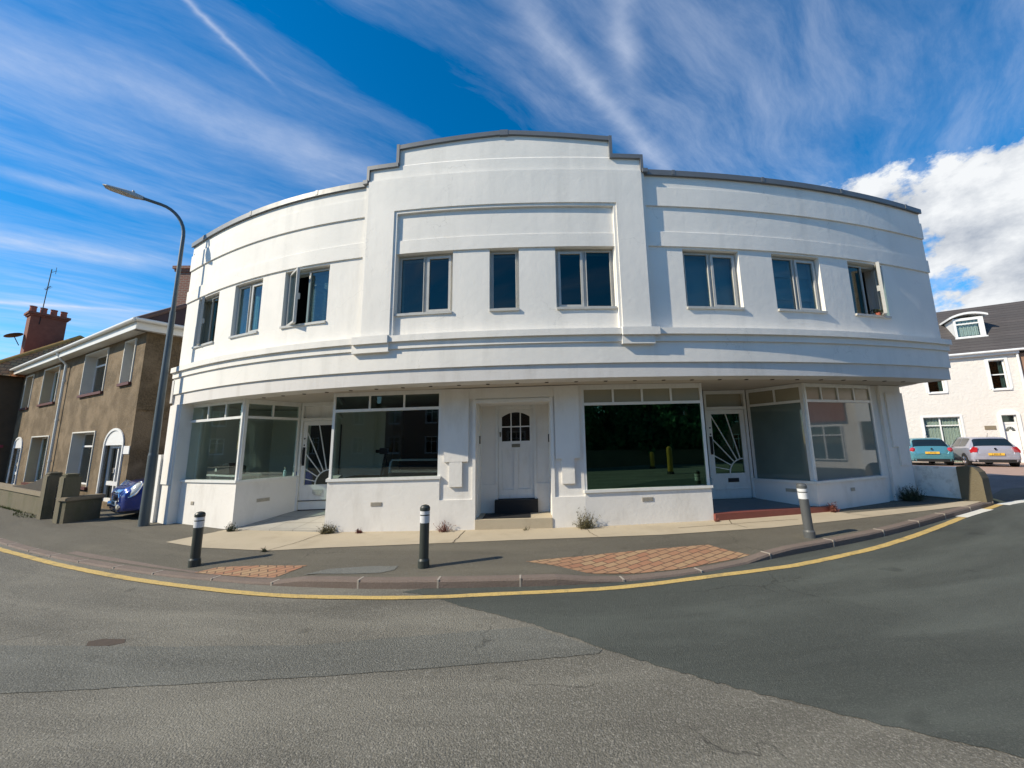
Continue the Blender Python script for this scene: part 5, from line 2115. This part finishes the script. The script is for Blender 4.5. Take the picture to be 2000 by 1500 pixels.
# brown neighbour
r5 = hroot('brown_house', HW.P(5, 0, .45), 'brown rendered house joined to the pale pink one at the right edge', 'house')
m = MB()
HW.wall(m, 1.70, 10, 0, ze-.15, [(2.1, 3.0, zz(4.3), zz(5.9)), (2.4, 4.2, zz(.6), zz(3.0))], .3)
pobj(m, 'front_wall', BRNH, r5)
hwin(HW, r5, 2.1, 3.0, zz(4.3), zz(5.9), .12, split=(), trans=.5, trim=UPVC2, sillmat=UPVC2, trimw=.14)
hwin(HW, r5, 2.4, 4.2, zz(.6), zz(3.0), .12, split=(.5,), trans=.8, trim=UPVC2, sillmat=UPVC2, trimw=.1)
m = MB()
m.add([HW.P(1.70, .25, ze), HW.P(10, .25, ze), HW.P(10, -3.6, zr), HW.P(1.70, -3.6, zr), HW.P(1.70, -7.4, ze), HW.P(10, -7.4, ze)], [(0, 1, 2, 3), (3, 2, 5, 4)])
pobj(m, 'roof', ROOFG, r5, recalc=False)

# --- low white wall with weathered concrete end block
LW = HP((9.20, 9.05), (.38, -.925))
m = MB()
LW.box(m, -.3, .74, -.22, 0, .2, 1.11)
tag(m.build('low_wall', LWALL, bevel=.01), 'low scuffed white wall joining the right end of the white building', 'wall')
m = MB()
prof = [(.745, .2), (.745, 1.10), (.76, 1.13), (.90, 1.15), (.99, 1.12), (1.06, 1.03), (1.09, .9), (1.10, .2)]
k = len(prof)
m.add([LW.P(u, .07, z) for u, z in prof]+[LW.P(u, -.22, z) for u, z in prof], [tuple(range(k)), tuple(range(k, 2*k))[::-1]]+[(i, (i+1) % k, (i+1) % k+k, i+k) for i in range(k)])
o = m.build('concrete_block', CONC)
tag(o, 'weathered brown concrete pier at the end of the low white wall', 'pier')
m = MB()
m.prism([(9.35, 8.2), (9.75, 8.35), (9.95, 8.6), (9.75, 9.4), (9.3, 9.6), (9.2, 9.2)], T(9.5)+.05, T(9.5)+.101)
tag(m.build('corner_slab', CONC), kind='structure')


# ------------------------------------------------------------ cars
def catmull(P, f):
    n = len(P)-1
    t_ = max(0, min(.99999, f))*n
    i = int(t_)
    t_ -= i
    p0, p1, p2, p3 = P[max(0, i-1)], P[i], P[i+1], P[min(n, i+2)]
    return [0.5*((2*b)+(-a+c)*t_+(2*a-5*b+4*c-d)*t_*t_+(-a+3*b-3*c+d)*t_**3) for a, b, c, d in zip(p0, p1, p2, p3)]


def ring(st):
    s, w, zb_, zt, wt = st
    z0 = .20
    return [(s, 0, z0), (s, .72*w, z0), (s, .95*w, z0+.05), (s, w, z0+.22), (s, w, zb_-.10), (s, w*.965, zb_), (s, wt+(w*.95-wt)*.45, zb_+(zt-zb_)*.5), (s, wt, zt-.055), (s, wt*.82, zt-.012), (s, 0, zt)]


def make_car(name, stations, paint, label, glass_specs, NU=72, NV=40):
    root = empty(name, (0, 0, 0), 0, label, 'car')
    rings = [ring(s) for s in stations]

    def pt(u, v):
        row = [catmull([Q for Q in r], v) for r in rings]
        return Vector(catmull(row, u))
    grid = [[pt(i/NU, j/NV) for j in range(NV+1)] for i in range(NU+1)]
    vs, fs = [], []
    for side in (1, -1):
        o_ = len(vs)
        for i in range(NU+1):
            for j in range(NV+1):
                p = grid[i][j]
                vs.append((p.x, p.y*side, p.z))
        for i in range(NU):
            for j in range(NV):
                a = o_+i*(NV+1)+j
                q = (a, a+1, a+NV+2, a+NV+1)
                fs.append(q if side > 0 else q[::-1])
        for i in (0, NU):
            loop = [o_+i*(NV+1)+j for j in range(NV+1)]
            fs.append(tuple(loop) if (i == NU) == (side > 0) else tuple(loop[::-1]))
    body = MB()
    body.add(vs, fs)
    bo = body.build('body', paint, root, smooth=True)
    try:
        bo.data.use_auto_smooth = True
    except Exception:
        pass
    for nm, u0, u1, v0, v1, sides, mat in glass_specs:
        nu, nv = 14, 8
        for side in sides:
            m = MB()
            vs, fs = [], []
            for i in range(nu+1):
                for j in range(nv+1):
                    u = u0(j/nv)+(u1(j/nv)-u0(j/nv))*i/nu if callable(u0) else u0+(u1-u0)*i/nu
                    v = v0+(v1-v0)*j/nv
                    e = .004
                    p = pt(u, v)
                    du = pt(min(1, u+e), v)-pt(max(0, u-e), v)
                    dv_ = pt(u, min(1, v+e))-pt(u, max(0, v-e))
                    nr = du.cross(dv_)
                    nr = nr.normalized() if nr.length > 1e-9 else Vector((0, 0, 1))
                    cen = Vector((p.x, 0, .6))
                    if nr.dot(p-cen) < 0:
                        nr = -nr
                    p = p+nr*.006
                    vs.append((p.x, p.y*side, p.z))
                    if i and j:
                        k = i*(nv+1)+j
                        fs.append((k-nv-2, k-nv-1, k, k-1))
            if sides == (1, -1) and v1 > .985:
                pass
            m.add(vs, fs)
            m.build(nm, mat, root, smooth=True, recalc=False)
    return root, pt


def wheels(root, xs, w, r=.30):
    for x in xs:
        for s in (-1, 1):
            y = s*(w-.09)
            m = MB()
            m.tube([(x, y-s*.02, r), (x, y+s*.10, r)], r+.045, 24)
            m.build('wheel_arch', BLACK, root)
            tr = []
            m = MB().tube([(x, y-s*.05, r), (x, y+s*.09, r), (x, y+s*.115, r)], [r, r, r*.93], 28)
            wh = m.build('wheel', RUB, root)
            m = MB().tube([(x, y+s*.10, r), (x, y+s*.122, r)], [r*.66, r*.60], 20)
            for k in range(6):
                a = k*math.pi/3
                c, s2 = math.cos(a), math.sin(a)
                m.hexa([(x+c*t1*r-s2*d, y+s*o_, r+s2*t1*r+c*d) for o_ in (.118, .130) for t1, d in ((.1, -.02), (.62, -.03), (.62, .03), (.1, .02))])
            m.build('rim', CHROME, wh)


def place(root, x, y, z, dirx, diry):
    root.location = (x, y, z)
    root.rotation_euler = (0, 0, math.atan2(diry, dirx))


# stations: x from rear (0) to front (L) ; forward = +x
def hatch(L, w, h, rnd=1.0):
    return [(.0, w*.80, .62, .66, w*.66), (.05, w*.92, .74, .84, w*.74), (.14, w*.97, .90, .99, w*.76), (.30, w*.99, .94, h*.86, w*.70), (.50, w, .95, h*.965, w*.67),
            (.90, w, .94, h*.995, w*.68), (1.5, w, .93, h, w*.69), (2.05, w, .92, h*.985, w*.68), (2.5, w, .90, h*.86, w*.68), (2.95, w*.995, .86, .98, w*.70),
            (3.30, w*.97, .80, .90, w*.72), (L-.22, w*.92, .74, .84, w*.70), (L-.07, w*.84, .66, .76, w*.64), (L, w*.70, .58, .66, w*.52)]


def text(body, size, mat, parent, name='plate_text'):
    c = bpy.data.curves.new(name, 'FONT')
    c.body = body
    c.size = size
    c.align_x = 'CENTER'
    c.align_y = 'CENTER'
    c.extrude = .001
    tmp = bpy.data.objects.new(name, c)
    COL.objects.link(tmp)
    dg = bpy.context.evaluated_depsgraph_get()
    me = bpy.data.meshes.new_from_object(tmp.evaluated_get(dg))
    bpy.data.objects.remove(tmp)
    me.materials.append(mat)
    o = bpy.data.objects.new(name, me)
    COL.objects.link(o)
    o.parent = parent
    return o


def rear_details(root, w, tail_shape, plate, badge=True):
    # lamps follow the rear corners
    for s in (-1, 1):
        m = MB()
        for k in range(1):
            pass
        if tail_shape == 'round':
            c = Vector((.03, s*w*.82, .80))
            vs = [c+Vector((-.055, 0, 0))]
            for k in range(18):
                a = k*2*math.pi/18
                vs.append(c+Vector((.02+.03*abs(math.cos(a)), .115*math.cos(a), .13*math.sin(a))))
            m.add(vs, [(0, 1+k, 1+(k+1) % 18) for k in range(18)])
            m.add(vs[1:]+[v+Vector((.12, 0, 0)) for v in vs[1:]], [(k, (k+1) % 18, (k+1) % 18+18, k+18) for k in range(18)])
        else:
            pr_ = [(.72, .70), (.68, .92), (.84, .96), (.985, .78), (.97, .66)]
            n = len(pr_)
            vs = [Vector((-.012+.10*max(0, (a-.72))*3.0, s*w*a, z)) for a, z in pr_]+[Vector((.25, s*w*a*.98, z)) for a, z in pr_]
            m.add(vs, [tuple(range(n)), tuple(range(n, 2*n))[::-1]]+[(i, (i+1) % n, (i+1) % n+n, i+n) for i in range(n)])
        m.build('tail_light', TAIL, root)
    zp = .60 if tail_shape != 'round' else .66
    m = MB().box(-.052, -.03, -.26, .26, zp-.055, zp+.055)
    m.box(-.03, .05, -.20, .20, zp-.04, zp+.04)
    pl = m.build('number_plate', PLATEY, root)
    tx = text(plate, .095, INK, pl)
    tx.matrix_local = Matrix.Translation((-.054, 0, zp)) @ Matrix.Rotation(rad(-90), 4, 'Z') @ Matrix.Rotation(rad(90), 4, 'X')
    # bumper
    m = MB()
    pts = [(.10, -w*.97), (-.02, -w*.86), (-.06, -w*.45), (-.06, w*.45), (-.02, w*.86), (.10, w*.97), (.35, w*.99), (.35, -w*.99)]
    m.prism(pts, .34, .50)
    m.build('bumper', MATS['silver_car_paint'] if tail_shape != 'round' else MATS['teal_car_paint'], root, bevel=.02)
    m = MB()
    m.prism([(x+.03, y*.97) for x, y in pts], .20, .34)
    m.build('lower_bumper', BLACK, root)
    m = MB()
    m.tube([(-.01, 0, .86), (-.03, 0, .86)], .045, 16)
    m.build('badge', CHROME, root)
    m = MB().tube([(.28, .12, .99), (.17, .30, 1.06)], .008, 6)
    m.build('rear_wiper', BLACK, root)
    m = MB().tube([(.55, 0, 1.40), (.42, 0, 1.62)], .006, 6)
    m.build('aerial', BLACK, root)
    for s in (-1, 1):
        m = MB().box(2.28, 2.42, s*w*.98, s*(w*.98+.16), .93, 1.04) if s > 0 else MB().box(2.28, 2.42, s*(w*.98+.16), s*w*.98, .93, 1.04)
        m.build('door_mirror', BLACK, root, bevel=.02)


# v indices: ring has 10 control pts -> v=k/9 ; belt at 5/9, roof edge 7/9
GV0, GV1 = 5.15/9, 6.85/9


def ux(stations, x):
    xs = [s[0] for s in stations]
    n = len(xs)-1
    for i in range(n):
        if xs[i] <= x <= xs[i+1]:
            return (i+(x-xs[i])/(xs[i+1]-xs[i]))/n
    return 1.0


def car_glass(st, rear=(.17, .44), wind=(2.12, 2.86)):
    U = lambda x: ux(st, x)
    L = []
    L.append(('side_window', U(.62), U(1.32), GV0, GV1, (1, -1), CARG))
    L.append(('side_window', U(1.38), U(2.25), GV0, GV1, (1, -1), CARG))
    return L


def cross_glass(root, pt, st, name, x0, x1, vlo, mat):
    """windscreen / rear window across the car, following the roof surface"""
    m = MB()
    nu, nv = 12, 10
    vs, fs = [], []
    for i in range(nu+1):
        u = ux(st, x0+(x1-x0)*i/nu)
        row = []
        for j in range(-nv, nv+1):
            v = 1-(1-vlo)*abs(j)/nv
            p = pt(u, v)
            e = .003
            du = pt(min(1, u+e), v)-pt(max(0, u-e), v)
            vv = min(v, .995)
            dv_ = pt(u, vv+e)-pt(u, vv-e)
            nr = du.cross(dv_).normalized()
            if nr.z < 0:
                nr = -nr
            p = p+nr*.008
            vs.append((p.x, p.y*(1 if j >= 0 else -1), p.z))
        if i:
            k0 = (i-1)*(2*nv+1)
            k1 = i*(2*nv+1)
            for j in range(2*nv):
                fs.append((k0+j, k0+j+1, k1+j+1, k1+j))
    m.add(vs, fs)
    return m.build(name, mat, root, smooth=True, recalc=False)


for nm, paint, lab, xy, tail, plate in (
        ('parked_car', SILVP, 'silver hatchback parked outside the pale pink house, seen from behind', (23.25, 18.75), 'angled', 'J 60418'),
        ('parked_car', TEALP, 'light teal hatchback with round tail lights, partly behind the low white wall', (21.75, 20.2), 'round', 'J 74122')):
    st = hatch(3.85, .83, 1.46)
    root, pt = make_car(nm, st, paint, lab, car_glass(st))
    cross_glass(root, pt, st, 'rear_window', .15, .40, 6.75/9, CARG)
    cross_glass(root, pt, st, 'windscreen', 2.15, 2.92, 7.0/9, CARG)
    wheels(root, (.72, 3.15), .83)
    rear_details(root, .83, tail, plate)
    place(root, xy[0], xy[1], T(xy[0])+.012, .53, .85)
    root['group'] = 'cars parked outside the terraced houses'

# blue car seen from the front
st = hatch(3.65, .81, 1.45)
root, pt = make_car('parked_car', st, BLUEP, 'dark blue small car with round headlights, nose out of the driveway beside the lamp post', car_glass(st))
cross_glass(root, pt, st, 'windscreen', 2.15, 2.88, 7.0/9, CARG)
cross_glass(root, pt, st, 'rear_window', .15, .40, 6.9/9, CARG)
wheels(root, (.70, 2.95), .81)


def surf_at(x, v, side=1, off=0.0):
    u = ux(st, x)
    e = .004
    p = pt(u, v)
    du = pt(min(1, u+e), v)-pt(max(0, u-e), v)
    vv = min(v, .996-e)
    dv_ = pt(u, vv+e)-pt(u, vv-e)
    nr = du.cross(dv_).normalized()
    if nr.dot(p-Vector((2.2, 0, .4))) < 0:
        nr = -nr
    p = p+nr*off
    return Vector((p.x, p.y*side, p.z)), Vector((nr.x, nr.y*side, nr.z))


for s in (-1, 1):
    c, nr = surf_at(3.44, 5.0/9, s)
    c = c+Vector((.0, -s*.06, -.01))
    nr = (nr+Vector((.75, 0, .25))).normalized()
    e1 = Vector((-.55, -s*.10, .75))
    e1 = (e1-nr*e1.dot(nr)).normalized()
    e2 = nr.cross(e1)
    m = MB()
    vs = [c+nr*.06]
    for r, hh in ((.5, .052), (.85, .03), (1.0, -.01), (1.0, -.14)):
        for k in range(24):
            a = k*math.pi/12
            vs.append(c+e1*.20*r*math.cos(a)+e2*.125*r*math.sin(a)+nr*hh)
    fs = [(0, 1+k, 1+(k+1) % 24) for k in range(24)]
    for q in range(3):
        fs += [(1+q*24+k, 1+(q+1)*24+k, 1+(q+1)*24+(k+1) % 24, 1+q*24+(k+1) % 24) for k in range(24)]
    m.add(vs, fs)
    hl = m.build('headlight', LAMPC, root, smooth=True)
    m = MB()
    m.tube([c+e1*.205*math.cos(k*math.pi/12)+e2*.13*math.sin(k*math.pi/12)+nr*.012 for k in range(25)], .013, 6, cap=False)
    m.build('rim', CHROME, hl)
    m = MB()
    c = Vector((3.60, s*.47, .335))
    m.tube([c, c+Vector((.09, s*.03, .0))], [.08, .068], 18)
    fg = m.build('fog_light', CHROME, root)
    m = MB().tube([c+Vector((.086, s*.03, 0)), c+Vector((.10, s*.033, 0))], [.048, .04], 14)
    m.build('lens', LAMPC, fg)
m = MB()
for k in range(4):
    z = .475+k*.042
    m.tube([(3.645, -.30, z), (3.668, -.15, z), (3.672, 0, z), (3.668, .15, z), (3.645, .30, z)], .011, 6)
loop_ = [(.33, .45), (.36, .54), (.32, .62), (.15, .65), (0, .66), (-.15, .65), (-.32, .62), (-.36, .54), (-.33, .45), (0, .44), (.33, .45)]
m.tube([(3.665-abs(y)*.05, y, z) for y, z in loop_], .014, 6)
m.build('grille', CHROME, root)
m = MB().box(3.665, 3.68, -.26, .26, .33, .44)
pl = m.build('number_plate', PLATEW, root)
tx = text('J 51820', .09, INK, pl)
tx.matrix_local = Matrix.Translation((3.682, 0, .385)) @ Matrix.Rotation(rad(90), 4, 'Z') @ Matrix.Rotation(rad(90), 4, 'X')
m = MB()
pts = [(3.30, -.80), (3.55, -.64), (3.665, -.35), (3.665, .35), (3.55, .64), (3.30, .80), (3.1, .80), (3.1, -.80)]
m.prism(pts, .24, .42)
m.build('bumper', BLUEP, root, bevel=.03)
m = MB()
m.prism([(x-.02, y*.93) for x, y in pts], .16, .24)
m.build('lower_bumper', BLACK, root)
MB().tube([(2.36, -.82, .95), (2.30, -.98, 1.0)], [.05, .07], 10).build('door_mirror', BLUEP, root)
MB().tube([(2.36, .82, .95), (2.30, .98, 1.0)], [.05, .07], 10).build('door_mirror', BLUEP, root)
nose = (-9.98, 9.92)
dirn = (-.575, -.818)
cx0, cy0 = nose[0]-dirn[0]*3.66, nose[1]-dirn[1]*3.66
place(root, cx0, cy0, T(nose[0])+.09, *dirn)

# ------------------------------------------------------------ across the street (seen only as reflections in the glass)
OP = HP((20.5, 11.5), (.05, -1))
OP.n = Vector((-1, -.05))
r6 = hroot('bay_window_house', (21, 4, .4), 'white rendered house with two storey bay window and orange tile hanging across the road', 'house')
holes = [(9.2, 10.4, 1.1, 2.5), (9.2, 10.4, 4.0, 5.2), (1.0, 2.4, 1.0, 2.5), (1.0, 2.4, 4.0, 5.2)]
m = MB()
OP.wall(m, 0, 12, 0, 5.6, holes, .3)
pobj(m, 'front_wall', WHITE2, r6)
for hqq in holes:
    hwin(OP, r6, *hqq, .1, trim=UPVC2)
bay = MB()
for z0, z1 in ((.4, 1.3), (2.6, 4.0), (5.2, 5.5)):
    OP.box(bay, 3.4, 5.6, 0, .8, z0, z1)
for u in (3.4, 4.1, 4.85, 5.52):
    for z0, z1 in ((1.3, 2.6), (4.0, 5.2)):
        OP.box(bay, u, u+.08, .70, .8, z0, z1)
bo = pobj(bay, 'bay', UPVC2, r6)
m = MB()
OP.box(m, 3.5, 5.5, .3, .68, 1.3, 2.6)
OP.box(m, 3.5, 5.5, .3, .68, 4.0, 5.2)
sub(m, 'pane', CARG, bo)
m = MB()
OP.box(m, 6.2, 8.8, .0, .2, 2.7, 5.4)
pobj(m, 'tile_hanging', HBRICK, r6)
hwin(OP, r6, 6.4, 8.6, .8, 2.5, -.12, trim=UPVC2, split=(.33, .66))
m = MB()
m.add([OP.P(-.3, .4, 5.5), OP.P(12.3, .4, 5.5), OP.P(12.3, -4, 8.6), OP.P(-.3, -4, 8.6), OP.P(-.3, -8.4, 5.5), OP.P(12.3, -8.4, 5.5)], [(0, 1, 2, 3), (3, 2, 5, 4), (0, 3, 4), (1, 5, 2)])
pobj(m, 'roof', REDROOF, r6, recalc=False)
# tall gabled house behind the camera
r7 = hroot('gabled_house', (-3, -12, 0), 'tall gabled house standing behind the photographer across the road', 'house')
OG = HP((-7.5, -10.5), (1, 0))
OG.n = Vector((0, 1))
holes = [(1.0, 2.2, 1.0, 2.6), (5.0, 6.2, 1.0, 2.6), (1.0, 2.2, 4.0, 5.5), (5.0, 6.2, 4.0, 5.5)]
m = MB()
OG.wall(m, 0, 7.4, -.3, 7.2, holes, .3)
m.add([OG.P(0, 0, 7.2), OG.P(7.4, 0, 7.2), OG.P(3.7, 0, 11.4), OG.P(0, -.3, 7.2), OG.P(7.4, -.3, 7.2), OG.P(3.7, -.3, 11.4)], [(0, 1, 2), (5, 4, 3), (0, 2, 5, 3), (1, 4, 5, 2)])
pobj(m, 'front_wall', BRNH, r7)
for hqq in holes:
    hwin(OG, r7, *hqq, .1, trim=UPVC2, sillmat=UPVC2)
m = MB()
m.add([OG.P(-.4, .3, 6.9), OG.P(3.7, .3, 11.6), OG.P(7.8, .3, 6.9), OG.P(-.4, -9, 6.9), OG.P(3.7, -9, 11.6), OG.P(7.8, -9, 6.9)], [(0, 1, 4, 3), (1, 2, 5, 4)])
pobj(m, 'roof', SLATE, r7, recalc=False)
m = MB()
OG.box(m, 0, 7.4, -9, -8.7, -.3, 7.2)
pobj(m, 'rear_wall', BRNH, r7)


for lab, (x, y), a in (('added gabled house hiding the reflected horizon, second from the trees across the road', (-8.2, .3), 0), ('added gabled house hiding the reflected horizon, third from the trees across the road', (-16.4, 0), 0),  # row added out of view to block the yellow horizon in shop pane reflections
                       ('added gabled house hiding the reflected horizon, fourth from the trees across the road', (-24.6, .4), 0), ('added gabled house hiding the reflected horizon, last of the row across the road', (-32.8, 0), 0),
                       ('added gabled house blocking the horizon glow across the left street end, facing the shop', (-32, 17), rad(-90)), ('added gabled house blocking the horizon glow further down the left street', (-32, 25.5), rad(-90)),  # unseen pair added to cover low sky mirrored in the far left window
                       ('tall gabled house beyond the trees across the road', (27, -1), rad(10))):
    o = copy_tree(r7)
    # turn about the gable centre
    Mt = Matrix.Translation((x-0, y, 0)) @ Matrix.Translation((-3.8, -10.5, 0)) @ Matrix.Rotation(a, 4, 'Z') @ Matrix.Translation((3.8, 10.5, 0))
    o.matrix_world = Mt @ r7.matrix_world
    o['label'] = lab
    o['group'] = 'gabled houses across the road'
r7['group'] = 'gabled houses across the road'


# trees behind the camera
def make_tree():
    root = empty('tree', (0, 0, 0), 0, None, 'tree')
    m = MB().tube([(0, 0, -.2), (.05, 0, 1.2), (0, .1, 2.6), (.1, .1, 4.2)], [.22, .17, .12, .05], 8)
    for k in range(8):
        a = k*.9
        z = 1.4+k*.3
        m.tube([(0, .05, z), (math.cos(a)*.8, math.sin(a)*.8, z+.6), (math.cos(a)*1.5, math.sin(a)*1.5, z+1.0)], [.07, .045, .02], 5)
    m.build('trunk', BARK, root)
    m = MB()
    rnd = random.Random(3)
    cl_ = []
    for k in range(60):
        a = rnd.uniform(0, 6.28)
        z = rnd.uniform(.3, 6.2)
        rr = (2.1*math.sin(math.pi*min(1, (z+.6)/6.4))**.6)*rnd.uniform(.3, 1)
        cl_.append((Vector((math.cos(a)*rr, math.sin(a)*rr, z)), rnd.uniform(.5, .95)))
    for c, r in cl_:
        for q in range(120):
            v = Vector((rnd.gauss(0, 1), rnd.gauss(0, 1), rnd.gauss(0, 1))).normalized()*r*rnd.uniform(.5, 1.05)
            p = c+v
            e_ = Euler((rnd.uniform(0, 6), rnd.uniform(0, 6), rnd.uniform(0, 6))).to_matrix()
            s_ = rnd.uniform(.10, .19)
            m.add([p+e_ @ Vector(w) for w in ((-s_, 0, 0), (0, -s_*.5, .01), (s_, 0, 0), (0, s_*.5, .01))], [(0, 1, 2, 3)])
    m.build('crown', LEAF, root, recalc=False)
    return root


tr0 = make_tree()
labs = ['broad dark green tree nearest the gabled house across the road', 'second dark tree in the row across the road', 'third dark tree in the row across the road',
        'fourth dark tree in the row across the road', 'last dark tree in the row, nearest the bay window house',
        'dark tree in the back row, behind the first and second trees', 'dark tree in the back row, behind the second and third trees',
        'dark tree in the back row, behind the third and fourth trees', 'dark tree in the back row, behind the last two trees']
for k, (x, y) in enumerate(((2.4, -11.5), (5.1, -10.8), (8.0, -11.3), (10.9, -10.6), (14.0, -11.0), (3.8, -14), (6.6, -14.4), (9.5, -14), (12.5, -14.3))):
    o = tr0 if k == 0 else copy_tree(tr0)
    o.location = (x, y, T(x))
    o.rotation_euler = (0, 0, k*1.7)
    s_ = 1.0+.12*math.sin(k*2.1)
    o.scale = (s_*1.1, s_, s_)
    o['label'] = labs[k]
    o['group'] = 'trees across the road'
m = MB()
m.box(1, 18, -9.2, -8.95, -.2, 1.3)
tag(m.build('boundary_wall', CONC), 'long concrete boundary wall in front of the trees across the road', 'wall')
# yellow traffic posts reflected in the green window
for k, (x, y, hh, lab) in enumerate(((8.1, -2.5, 1.25, 'tall yellow traffic post reflected in the green tinted window'), (8.8, -5.9, .9, 'short yellow traffic post reflected in the green tinted window'))):
    rt = empty('traffic_post', (x, y, T(x)), 0, lab, 'traffic post', 'yellow traffic posts')
    MB().tube([(0, 0, 0), (0, 0, .12)], [.16, .14], 16).build('base', BLACK, rt)
    MB().tube([(0, 0, .12), (0, 0, hh*.8), (0, 0, hh*.95), (0, 0, hh)], [.12, .12, .11, .05], 18).build('post', YPOST, rt)
